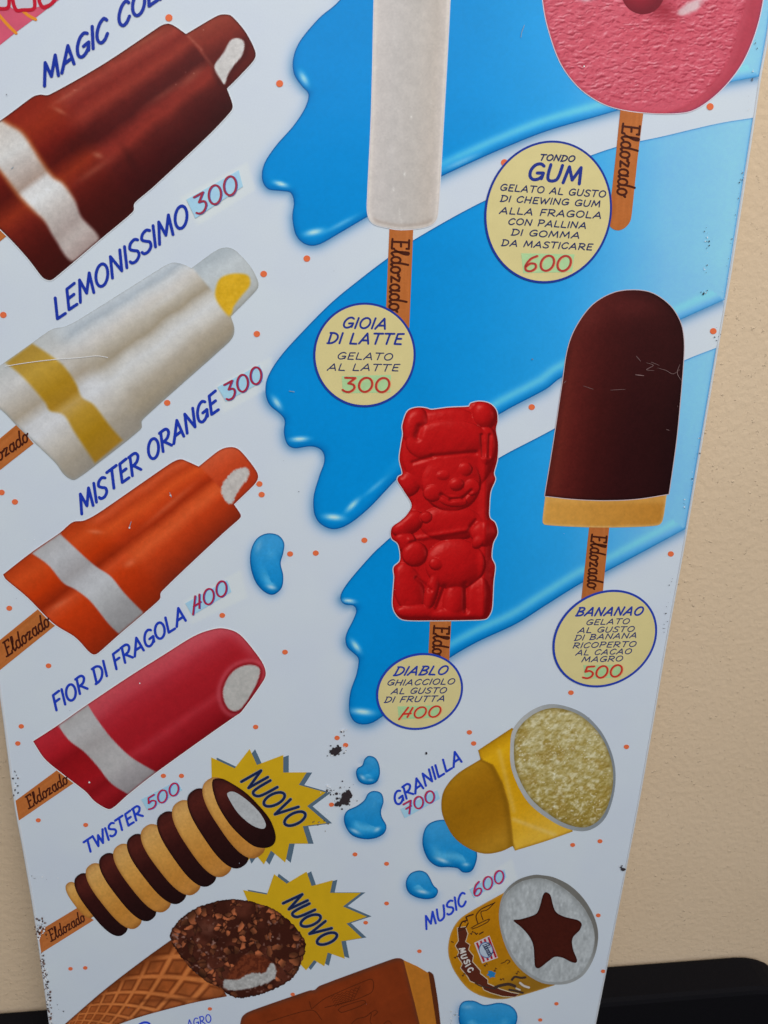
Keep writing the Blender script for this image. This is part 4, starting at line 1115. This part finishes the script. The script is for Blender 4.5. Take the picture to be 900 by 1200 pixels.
for ch, (x, y, a) in zip('MUSIC', [(121, 435, 76), (128, 470, 70), (143, 498, 62), (152, 522, 58), (160, 540, 54)]):
    p = np.array(Z(*CM, [(x, y)])[0]); t = math.radians(a)
    dv = np.array([math.cos(t), math.sin(t)]); upv = np.array([math.sin(t), -math.cos(t)]) * 6.2
    wch = GL[ch][0]
    write(S, ch, p, p + dv * 6.2 * wch * .95, upv, 1.7, jit=0)
S.build('lettering', (206, 200, 192), 6, mus, yref=1110)
LG = np.array(Z(*CM, [(195, 405), (272, 368), (314, 480), (235, 508)]))
uvs = lambda a, b: LG[0] * (1 - a) * (1 - b) + LG[1] * a * (1 - b) + LG[2] * a * b + LG[3] * (1 - a) * b
lg = flat('logo_badge', LG, (200, 190, 192), 4.5, mus, yref=1110)
for i in range(4):
    a0, a1 = i / 4 + .03, i / 4 + .155
    flat('red_stripe', [uvs(a0 + .06, .04), uvs(a1 + .06, .04), uvs(a1 + .06, .96), uvs(a0 + .06, .96)], (160, 30, 40), 5.2, mus, yref=1110)
flat('logo_oval', [uvs(.5 + .42 * math.cos(t), .5 + .36 * math.sin(t)) for t in np.linspace(0, 2 * math.pi, 26)[:-1]], (90, 110, 150), 5.9, mus, yref=1110)
flat('logo_oval', [uvs(.5 + .37 * math.cos(t), .5 + .31 * math.sin(t)) for t in np.linspace(0, 2 * math.pi, 26)[:-1]], (176, 188, 200), 6.5, mus, yref=1110)
S = Strokes(); write(S, 'Eldorado', uvs(.42, .24), uvs(.52, .80), (uvs(.80, .4) - uvs(.42, .4)), .75, SCRIPT, .04, 0); S.build('lettering', (30, 36, 70), 7.2, mus, yref=1110)
for (x, y, a) in ((182, 360, 20), (150, 300, 40), (250, 520, 30), (300, 545, 10), (330, 590, 60), (410, 560, 20), (100, 480, 40), (140, 570, 20), (205, 600, 50)):
    S = Strokes(); p = np.array(Z(*CM, [(x, y)])[0]); t = math.radians(a)
    d1 = np.array([math.cos(t), math.sin(t)]); d2 = np.array([-d1[1], d1[0]])
    S.add([p, p - d2 * 3.4], .7); S.add([p - d2 * 3.4, p - d2 * 2.6 + d1 * 1.8], .8, False, 1); S.add([p - d1 * .9, p + d1 * .1], 1.5, False, 2)
    S.build('doodle', (74, 44, 28), 5.5, mus, yref=1110)
SPL = smooth(Z(*CM, [(265, 548), (280, 545), (290, 550), (303, 556), (298, 568), (300, 578), (285, 576), (276, 582), (270, 572), (258, 566), (268, 558)]), True, 1)
flat('blue_blot', SPL, (40, 116, 170), 4.5, mus, yref=1110)
S = Strokes()
for pts, wd in (([(180, 330), (215, 310), (270, 285), (262, 300), (220, 322), (185, 335)], .9), ([(215, 310), (205, 270), (225, 240), (250, 225), (295, 205)], 1.1), ([(240, 290), (230, 250), (262, 238), (300, 200)], .9), ([(120, 330), (135, 300), (160, 290), (155, 275), (190, 262)], 1.6), ([(115, 345), (150, 330), (165, 305)], 1.4), ([(330, 508), (350, 500), (360, 490), (375, 497), (362, 510)], .8), ([(198, 352), (206, 362), (212, 356)], 1.2), ([(222, 360), (240, 350)], 1.4), ([(82, 398), (90, 402)], 1.2)):
    S = Strokes(); S.add(smooth(Z(*CM, pts), False, 1.2), wd); S.build('doodle', (62, 36, 24), 6, mus, yref=1110)
S = Strokes()
for pts, wd in (([(300, 628), (330, 618), (370, 612), (400, 622)], 3.4), ([(372, 640), (400, 645), (440, 655)], 2.4), ([(385, 590), (400, 575), (430, 580), (452, 578)], 2.6), ([(200, 606), (225, 620), (262, 628), (300, 636)], 1.4)):
    S = Strokes(); S.add(smooth(Z(*CM, pts), False, 1.2), wd); S.build('doodle', (60, 46, 40), 6, mus, yref=1110)
S = Strokes()
for pts, wd in (([(425, 605), (445, 620), (470, 628)], 2.4), ([(405, 632), (425, 640)], 1.6)):
    S = Strokes(); S.add(smooth(Z(*CM, pts), False, 1.2), wd); S.build('doodle', (196, 190, 182), 7, mus, yref=1110)

# ------------------------------------------------------------------ product names
BLUE = (26, 48, 142)


def sticker(q, text, p0, p1, up, wid, parent, lay, green=False):
    o = art('price_sticker', np.array(q), lambda X, Y: (np.array((152, 184, 132.)) if green else np.array((148, 186, 212.))) * (1 + .10 * (fbm(X / 6, Y / 6, 3) - .5))[:, None], lay, parent, sp=3, mat=PAPER, yref=260)
    S = Strokes(); write(S, text, np.array(p0) + (.8, .3), np.array(p1) + (.8, .3), up, wid, jit=.02)
    S.build('price_numerals', (70, 74, 140) if not green else (196, 120, 80), lay + 1, parent, mat=PAPER)
    S = Strokes(); write(S, text, p0, p1, up, wid * .92, jit=.02)
    S.build('price_numerals', (142, 28, 52) if not green else (156, 40, 32), lay + 2, parent, mat=PAPER)
    return o


def name(text, p0, p1, up, wid, col=BLUE, label=None, halo=True):
    S = Strokes(); write(S, text, p0, p1, up, wid, gap=.17, jit=.04)
    return S.build('product_name', col, 4, None, label or 'hand lettered blue words ' + text)


n1 = name('MAGIC COLA', (52, 101), (203, -13), (-1.5, -25.5), 4.0)
n2 = name('LEMONISSIMO', (66.5, 374), (221, 261.5), (-3.2, -24.5), 3.6)
sticker([(218.6, 233.9), (279.8, 199.5), (284.8, 218.5), (229.2, 255.9)], '300', (231, 252.5), (279, 223.5), (-4.5, -20.5), 2.6, n2, 5)
n3 = name('MISTER ORANGE', (95.5, 601.5), (256.5, 480.5), (-3.5, -22), 3.5)
sticker([(254.9, 453.5), (304.4, 427.3), (308.8, 446.4), (264.8, 470.5)], '300', (266, 470), (308, 445.5), (-4, -18.5), 2.5, n3, 5)
n4 = name('FIOR DI FRAGOLA', (65.5, 833), (218.5, 727), (-4.5, -17.5), 3.0)
sticker([(217.2, 706.8), (266.3, 679.4), (271.3, 693.4), (225.5, 721)], '400', (226, 718.5), (267, 695), (-3, -17), 2.2, n4, 5)
n5 = name('TWISTER', (102.5, 1000.5), (167.5, 956), (-4.3, -13.5), 2.7)
sticker([(165.6, 936.5), (207, 915), (213.6, 925.5), (173.4, 949.5)], '500', (174.5, 948.5), (210.5, 928.5), (-2.5, -13.5), 1.9, n5, 5)
n6 = name('GRANILLA', (464.5, 944), (541.5, 892), (-4.3, -14), 2.6)
sticker([(469.3, 947.8), (512.2, 925.6), (515.6, 935.5), (474.4, 958.4)], '700', (475.5, 955), (510, 937), (-3.2, -13), 1.9, n6, 5)
n7 = name('MUSIC', (499.5, 1088.5), (546.5, 1059), (-2.2, -14.5), 2.5)
sticker([(550.2, 1042), (591, 1018.5), (593.5, 1027.5), (555.6, 1052)], '600', (555.5, 1050.5), (591, 1031.5), (-2.5, -14), 1.8, n7, 5)
S = Strokes(); write(S, 'AGRO', (220, 1204.5), (248, 1197), (-1.5, -9), 1.2); S.build('product_name', BLUE, 4, None, 'small thin blue letters AGRO under the cone')
S = Strokes(); write(S, 'O', (160, 1214), (178, 1208), (-2, -13), 2.4); S.build('product_name', BLUE, 4, None, 'top of a blue letter at the bottom edge')

# ------------------------------------------------------------------ round badges
def badge(z, ell, lines, st, price, label, yref):
    off, s = z
    pts = smooth(ell, True, 2)
    o = flat('info_badge', pts, (30, 50, 130), 6, None, label, yref=yref)
    art('badge_face', grow(pts, -2.6), lambda X, Y: np.array((190, 177, 124.)) * (1 + .04 * (fbm(X / 12, Y / 12, 3) - .5))[:, None], 7, o, sp=5, yref=300)
    for (txt, a, b, up, wd, bold) in lines:
        S = Strokes(); a, b = Z(off, s, [a, b]); m_ = (np.array(a) + np.array(b)) / 2; a = m_ + (np.array(a) - m_) * .955; b = m_ + (np.array(b) - m_) * .955
        write(S, txt, a, b, np.array(up) / s * (1 if bold else .82), wd, gap=.2, jit=.03)
        S.build('badge_lettering', (34, 48, 120) if bold else (40, 46, 84), 8, o, yref=yref)
    p0, p1, up, wd = price[1:]
    a, b = Z(off, s, [p0, p1])
    sticker(Z(off, s, st), price[0], a, b, np.array(up) / s, wd, o, 8, True)
    return o


def circle_px(pts):
    """the printed circle through points read off the photo: a true circle on the plate"""
    q = plane_st(pts)
    A = np.c_[2 * q, np.ones(len(q))]; b = (q ** 2).sum(1)
    c = np.linalg.lstsq(A, b, rcond=None)[0]; R = math.sqrt(c[2] + c[0] ** 2 + c[1] ** 2)
    out = []
    for i in range(72):
        t = 2 * math.pi * i / 72
        X = c[0] + R * math.cos(t); T = c[1] + R * math.sin(t)
        v = X * _u - T * _d + DIST * _n
        out.append((450 + F * v[0] / v[2], 600 + F * v[1] / v[2]))
    return out


badge(R7, circle_px([(650, 165), (570, 240), (646, 332), (716, 232), (588, 192), (700, 192)]), [
    ('TONDO', (226, 469), (332, 474), (8, -20), 1.7, 0), ('GUM', (192, 527), (352, 538), (12, -47), 3.8, 1), ('GELATO AL GUSTO', (107, 557), (428, 579), (6, -22), 1.5, 0), ('DI CHEWING GUM', (108, 590), (412, 607), (6, -21), 1.5, 0),
    ('ALLA FRAGOLA', (105, 625), (416, 640), (6, -22), 1.5, 0), ('CON PALLINA', (132, 657), (370, 670), (6, -21), 1.5, 0), ('DI GOMMA', (142, 689), (350, 699), (6, -21), 1.5, 0), ('DA MASTICARE', (112, 719), (388, 733), (6, -21), 1.5, 0)],
    [(176, 742), (332, 745), (325, 797), (182, 800)], ('600', (183, 793), (316, 794), (10, -44), 2.6), 'round cream badge beside the pink lolly', 250)
badge(R8, circle_px([(426.5, 354.6), (367, 415.5), (428, 477), (487, 412.5)]), [
    ('GIOIA', (366, 280), (543, 284), (14, -40), 2.4, 1), ('DI LATTE', (305, 341), (606, 345), (12, -40), 2.4, 1), ('GELATO', (345, 402), (568, 406), (10, -31), 1.4, 0), ('AL LATTE', (305, 445), (594, 449), (10, -31), 1.4, 0)],
    [(368, 468), (560, 464), (558, 532), (372, 536)], ('300', (370, 530), (550, 530), (8, -55), 2.6), 'round cream badge under the white milk lolly', 415)
badge(S3, circle_px([(440.7, 814), (542.4, 805.6), (495.6, 764.6), (490, 855)]), [
    ('DIABLO', (276, 350), (496, 345), (18, -34), 2.1, 1), ('GHIACCIOLO', (247, 390), (530, 385), (12, -27), 1.3, 0), ('AL GUSTO', (265, 425), (496, 420), (12, -27), 1.3, 0), ('DI FRUTTA', (237, 460), (491, 453), (12, -27), 1.3, 0)],
    [(297, 475), (465, 470), (462, 520), (302, 528)], ('400', (303, 524), (464, 517), (14, -44), 2.1), 'round cream badge under the red lolly', 810)
badge(S4, circle_px([(647, 760), (770, 737), (718, 691), (698, 805)]), [
    ('BANANAO', (217, 364), (458, 360), (14, -28), 2.1, 1), ('GELATO', (255, 396), (412, 391), (9, -22), 1.2, 0), ('AL GUSTO', (225, 424), (430, 418), (9, -22), 1.2, 0), ('DI BANANA', (213, 450), (440, 440), (9, -22), 1.2, 0),
    ('RICOPERTO', (207, 477), (437, 471), (9, -22), 1.2, 0), ('AL CACAO', (218, 502), (420, 497), (9, -22), 1.2, 0), ('MAGRO', (240, 526), (388, 522), (9, -22), 1.2, 0)],
    [(250, 537), (382, 535), (382, 580), (255, 585)], ('500', (247, 582), (380, 577), (10, -41), 2.3), 'round cream badge under the chocolate-coated lolly', 750)

# ------------------------------------------------------------------ packet in the upper left corner
PK = Z(*CA, [(-300, 500), (-300, -200), (600, -200), (345, 0), (200, 112), (100, 185), (0, 265)])
pk = art('packet_picture', np.array(PK), lambda X, Y: np.array((206, 92, 114.)) * (1 + .1 * (fbm(X / 10, Y / 10, 3) - .5))[:, None], 2, label='pink packet with red letters cut off by the upper left corner', sp=4, yref=20)
S = Strokes()
for pts in ([(-30, 60), (40, 140), (95, 195)], [(130, 60), (165, 90), (210, 115)]):
    S.add(smooth(Z(*CA, pts), False, 2), 3.6)
S.build('yellow_line', (222, 142, 50), 3, pk, yref=20)
flat('letter_fill', Z(*CA, [(-40, -60), (300, -60), (320, -10), (290, 20), (160, 62), (90, 62), (60, 40), (20, 50), (-40, 55)]), (196, 196, 204), 3, pk, yref=20)
S = Strokes()
for pts in ([(-40, 45), (10, 52), (45, 48), (55, 20), (50, -40)], [(70, -40), (82, 30), (100, 62), (130, 60), (195, 55), (205, 20), (195, -40)], [(225, -40), (235, 20), (260, 45), (300, 25), (320, 0), (330, -30)]):
    S.add(smooth(Z(*CA, pts), False, 2), 4.4)
S.build('red_lettering', (186, 32, 52), 4, pk, yref=20)

# ------------------------------------------------------------------ rust and scratches
def chips(center, spread, n, size, seed, col, nm='rust_chip', big=None, lay=9, mat=None, label=None):
    rr = np.random.RandomState(seed); P = []; Fc = []; C = []
    items = []
    for i in range(n):
        a = rr.randn() * spread[0]; b = rr.randn() * spread[1]
        items.append((center[0] + a, center[1] + b, size * rr.uniform(.3, 1) ** 1.5, np.array(col) * rr.uniform(.7, 1.6) if rr.rand() > .3 else np.array((196, 196, 196.))))
    if big:
        for (x, y, r) in big: items.append((x, y, r * 1.12, col))
    zz = []
    for j, (x, y, r, c) in enumerate(items):
        k = 14 if r > 3 else 7; b0 = len(P); ph = rr.rand() * 6; sx = rr.uniform(.6, 1.3)
        for i in range(k):
            t = 2 * math.pi * i / k + ph; q = r * rr.uniform(.55, 1.15)
            P.append((x + q * sx * math.cos(t), y + q * math.sin(t))); C.append(c); zz.append(j * 0.000004)
        Fc.append(tuple(range(b0, b0 + k)))
    P = np.array(P); C = np.array([np.asarray(c, float) for c in C])
    me = mesh_of(nm, P, Fc, lay, ink(C, float(np.clip(P[:, 1].mean(), 0, 1200)), nm), mat or RUST, np.array(zz))
    return link(nm, me, SIGN, label)


DK = (36, 30, 32)
chips((393, 880), (5, 4), 34, 1.6, 1, DK, big=[(393, 880, 5.2), (390, 881, 4), (396, 877, 3.6)], label='black rusty chip under the lowest blue splash')
chips((404, 857), (3, 2), 8, 1.8, 2, DK)
chips((402, 935), (9, 7), 42, 1.8, 3, DK, big=[(405, 932, 6), (404, 937, 6), (398, 941, 3.6), (408, 928, 4), (394, 942.5, 2.2)], label='large black rusty chip beside the upper starburst')
chips((388, 927), (4, 3), 14, 1.8, 33, DK)
chips((374, 960), (5, 5), 14, 1.2, 4, (70, 60, 40))
chips((499, 882), (1, .6), 3, 1.5, 5, DK, big=[(499.5, 882, 1.8)])
chips((19, 915), (2.5, 8), 12, 1.8, 6, DK)
chips((47.5, 1089), (3.0, 6.0), 60, 1.8, 7, (58, 40, 32), label='rusty patch on the left edge by the lowest stick')
for i, (x, y) in enumerate([(50, 1124), (52, 1135), (53.5, 1146), (55.5, 1158), (57.5, 1172), (59, 1186), (60, 1197)]):
    chips((x, y), (1.2, 5), 18, 1.6, 20 + i, (54, 38, 32))
chips((56, 1027), (10, 3), 4, 1.2, 40, DK); chips((40, 1028), (2, 2), 3, 1.4, 41, DK)
chips((72, 1185), (5, 6), 6, 1.1, 42, DK)
chips((828, 285), (1.6, 10), 12, 1.4, 8, (60, 66, 70)); chips((825, 318), (2, 8), 5, 1.2, 9, (60, 66, 70)); chips((823.5, 342), (2.4, 1.4), 7, 1.8, 10, (60, 60, 62))
for i, (x, y) in enumerate([(870, 207), (866, 230), (862, 255), (858, 285), (853, 315), (848, 345), (842, 385), (839, 398), (820, 512), (816, 535), (811, 562), (803, 592), (787, 685), (782, 715), (778, 735), (886, 50), (882, 85), (877, 125), (868, 212)]):
    chips((x - .8, y), (.9, 6), 5, 1.0, 60 + i, (70, 70, 74))
chips((728, 1016), (2.5, 1.5), 6, 1.2, 90, DK, big=[(730.5, 1018, 2.2)], label='dark chip on the right edge beside the yellow cup')
chips((529, 1191), (5, 5), 22, 1.1, 91, (110, 110, 100))
for i, (x, y) in enumerate([(8, 110), (25, 306), (391, 318), (333, 539), (350, 576), (30, 632), (41, 631), (628, 365), (463, 690), (590, 849), (340, 100), (82, 832), (624, 420), (661, 625), (690, 840), (430, 1175), (600, 1060), (280, 1010), (300, 900), (150, 1180), (455, 880), (470, 870), (540, 890), (20, 700)]):
    chips((x, y), (.6, .6), 1, 1.1, 120 + i, (70, 70, 76), nm='speck')
S = Strokes()
for pts, wd in (([(745, 417), (750, 423)], .7), ([(744, 439), (754, 440)], 1.3), ([(757, 425), (765, 428), (757, 433), (766, 434)], .7), ([(770, 431), (780, 434), (788, 438), (796, 433)], .6), ([(796, 427), (793, 437), (798, 446)], .8), ([(683, 452), (695, 456)], .5), ([(715, 457), (732, 456)], .5), ([(660, 449), (663, 446)], .7), ([(780, 503), (784, 504)], .6), ([(793, 475), (794, 477)], .6), ([(762, 424), (772, 428)], .5)):
    S = Strokes(); S.add(smooth(pts, False, 2), wd * .8, taper=lambda t: .35 + .65 * np.sin(np.pi * np.clip(t, .08, .92))); S.build('scratch', (112, 88, 86), 9, None, None, yref=440)
S = Strokes(); S.add(smooth(Z(*R2, [(18, 680), (60, 672), (150, 660), (250, 652), (310, 646), (345, 651)]), False, 3), .7)
S.build('scratch', (226, 226, 222), 9, None, 'long thin scratch over the lemon lolly', yref=420)
S = Strokes()
for pts in ([(614, 30), (611, 38), (610, 44)], [(339, 458), (345, 459)], [(154, 611), (152, 617)], [(199, 577), (201, 582)], [(16, 196), (14, 198)]):
    S = Strokes(); S.add(pts, .7); S.build('scratch', (120, 140, 150), 9, None, None, yref=300)
for (x, y, r) in ((152, 618, 1.0), (200, 580, 1.0), (105, 916, 1.1), (684, 78, 1.0), (164, 800, .8)):
    flat('speck', oval(x, y, r, r, 8), (226, 214, 206), 9)

# ------------------------------------------------------------------ wall behind, vertical
GAP_TOP = 0.012
top_t = plane_st([(400, -60)])[0][1] - BOT_T
WALL_Y = float((BASE + UP * float(top_t)).y) + 0.004


def box_mesh(name, lo, hi):
    V = [(x, y, z) for x in (lo[0], hi[0]) for y in (lo[1], hi[1]) for z in (lo[2], hi[2])]
    Fc = [(0, 1, 3, 2), (4, 6, 7, 5), (0, 4, 5, 1), (2, 3, 7, 6), (0, 2, 6, 4), (1, 5, 7, 3)]
    me = bpy.data.meshes.new(name); me.from_pydata(V, [], Fc); me.update()
    return me


m, t, b = new_mat('rough_beige_plaster')
tc = t.nodes.new('ShaderNodeTexCoord')
nA = t.nodes.new('ShaderNodeTexNoise'); nA.inputs['Scale'].default_value = 150; nA.inputs['Detail'].default_value = 4; nA.inputs['Roughness'].default_value = .55
nB = t.nodes.new('ShaderNodeTexNoise'); nB.inputs['Scale'].default_value = 260; nB.inputs['Detail'].default_value = 3
nC = t.nodes.new('ShaderNodeTexNoise'); nC.inputs['Scale'].default_value = 7; nC.inputs['Detail'].default_value = 5
crB = t.nodes.new('ShaderNodeMapRange'); crB.inputs[1].default_value = .66; crB.inputs[2].default_value = .76
add = t.nodes.new('ShaderNodeMath'); add.operation = 'MULTIPLY_ADD'; add.inputs[1].default_value = .8
bp = t.nodes.new('ShaderNodeBump'); bp.inputs['Strength'].default_value = .6; bp.inputs['Distance'].default_value = .0015
mxc = t.nodes.new('ShaderNodeMix'); mxc.data_type = 'RGBA'
mxc.inputs[6].default_value = (.78, .585, .385, 1); mxc.inputs[7].default_value = (.85, .65, .44, 1)
for n_ in (nA, nB, nC): t.links.new(tc.outputs['Object'], n_.inputs['Vector'])
t.links.new(nB.outputs[0], crB.inputs[0]); t.links.new(crB.outputs[0], add.inputs[0]); t.links.new(nA.outputs[0], add.inputs[2])
t.links.new(add.outputs[0], bp.inputs['Height']); t.links.new(bp.outputs[0], b.inputs['Normal'])
t.links.new(nC.outputs[0], mxc.inputs[0]); t.links.new(mxc.outputs[2], b.inputs['Base Color'])
b.inputs['Roughness'].default_value = .85
b.inputs['Specular IOR Level'].default_value = .25
wm = box_mesh('plaster_wall', (-1.6, WALL_Y, -0.3), (1.8, WALL_Y + 0.2, 2.6)); wm.materials.append(m)
wall = bpy.data.objects.new('plaster_wall', wm); COL.objects.link(wall)
wall['label'] = 'rough beige plaster wall behind the sign'
wall['category'] = 'wall'

# ------------------------------------------------------------------ black seat the sign stands on
m, t, b = new_mat('black_leatherette')
b.inputs['Base Color'].default_value = (.006, .0055, .007, 1)
b.inputs['Roughness'].default_value = .75
b.inputs['Specular IOR Level'].default_value = .1
tc = t.nodes.new('ShaderNodeTexCoord'); nA = t.nodes.new('ShaderNodeTexNoise'); nA.inputs['Scale'].default_value = 300
bp = t.nodes.new('ShaderNodeBump'); bp.inputs['Strength'].default_value = .25; bp.inputs['Distance'].default_value = .001
t.links.new(tc.outputs['Object'], nA.inputs['Vector']); t.links.new(nA.outputs[0], bp.inputs['Height']); t.links.new(bp.outputs[0], b.inputs['Normal'])


def wall_point(px, py):
    """where the ray of a photo position meets the wall"""
    r = cam_vec((px - 450, py - 600, F)); k = (WALL_Y - cam_pos.y) / r.y
    return cam_pos + r * k


A_, B_ = wall_point(860, 1118), wall_point(350, 1158)
XR, XL, DEP = A_.x + 0.075, -0.95, 0.55
TOPZ = SEAT_Z - 0.0005


def rounded(x0, x1, y0, y1, r, n=8):
    out = []
    for cx, cy, a0 in ((x1 - r, y1 - r, 0), (x0 + r, y1 - r, 90), (x0 + r, y0 + r, 180), (x1 - r, y0 + r, 270)):
        for i in range(n + 1):
            a = math.radians(a0 + 90 * i / n); out.append((cx + r * math.cos(a), cy + r * math.sin(a)))
    return out


def slab(name, x0, x1, y0, y1, z0, z1, r, bev, upright=False):
    """a cushion with a rounded outline and rolled edges; upright: the outline stands in the wall's plane"""
    rings = []
    for ins, z in [(bev, z0), (bev * .3, z0 + bev * .3), (0, z0 + bev), (0, z1 - bev), (bev * .13, z1 - bev * .5), (bev * .5, z1 - bev * .13), (bev, z1)]:
        rings.append([(x, z, y) if upright else (x, y, z) for x, y in rounded(x0 + ins, x1 - ins, y0 + ins, y1 - ins, max(r - ins, .004))])
    V = [v for rg in rings for v in rg]; k = len(rings[0]); Fc = []
    for i in range(len(rings) - 1):
        for j in range(k): Fc.append((i * k + j, i * k + (j + 1) % k, (i + 1) * k + (j + 1) % k, (i + 1) * k + j))
    Fc.append(tuple(range(k))[::-1]); Fc.append(tuple((len(rings) - 1) * k + j for j in range(k)))
    if upright: Fc = [f[::-1] for f in Fc]
    me = bpy.data.meshes.new(name); me.from_pydata(V, [], Fc); me.update()
    me.materials.append(bpy.data.materials['black_leatherette'])
    return me


bench = bpy.data.objects.new('bench', None); COL.objects.link(bench)
bench.location = ((XL + XR) / 2, WALL_Y - DEP / 2, 0)
bench['label'] = 'plain black bench below the beige wall, carrying the sign'
bench['category'] = 'bench'
ox, oy = bench.location.x, bench.location.y
for nm, me in (('seat', slab('seat', XL - ox, XR - ox, WALL_Y - DEP - oy, WALL_Y - .05 - oy, SEAT_Z - .10, TOPZ, .05, .012)),
               ('base', slab('base', XL + .03 - ox, XR - .05 - ox, WALL_Y - DEP + .03 - oy, WALL_Y - .01 - oy, 0.0, SEAT_Z - .102, .04, .006)),
               ('backrest', slab('backrest', XL - ox, XR - ox, SEAT_Z - .098, A_.z, WALL_Y - .046 - oy, WALL_Y - .0015 - oy, .075, .006, True))):
    o = bpy.data.objects.new(nm, me); COL.objects.link(o); o.parent = bench
    if nm == 'backrest':
        # its top edge drops a little to the right
        sl = (A_.z - wall_point(0, 1183).z) / (A_.x - wall_point(0, 1183).x)
        for v in me.vertices:
            if v.co.z > SEAT_Z: v.co.z += sl * (v.co.x + ox - A_.x)
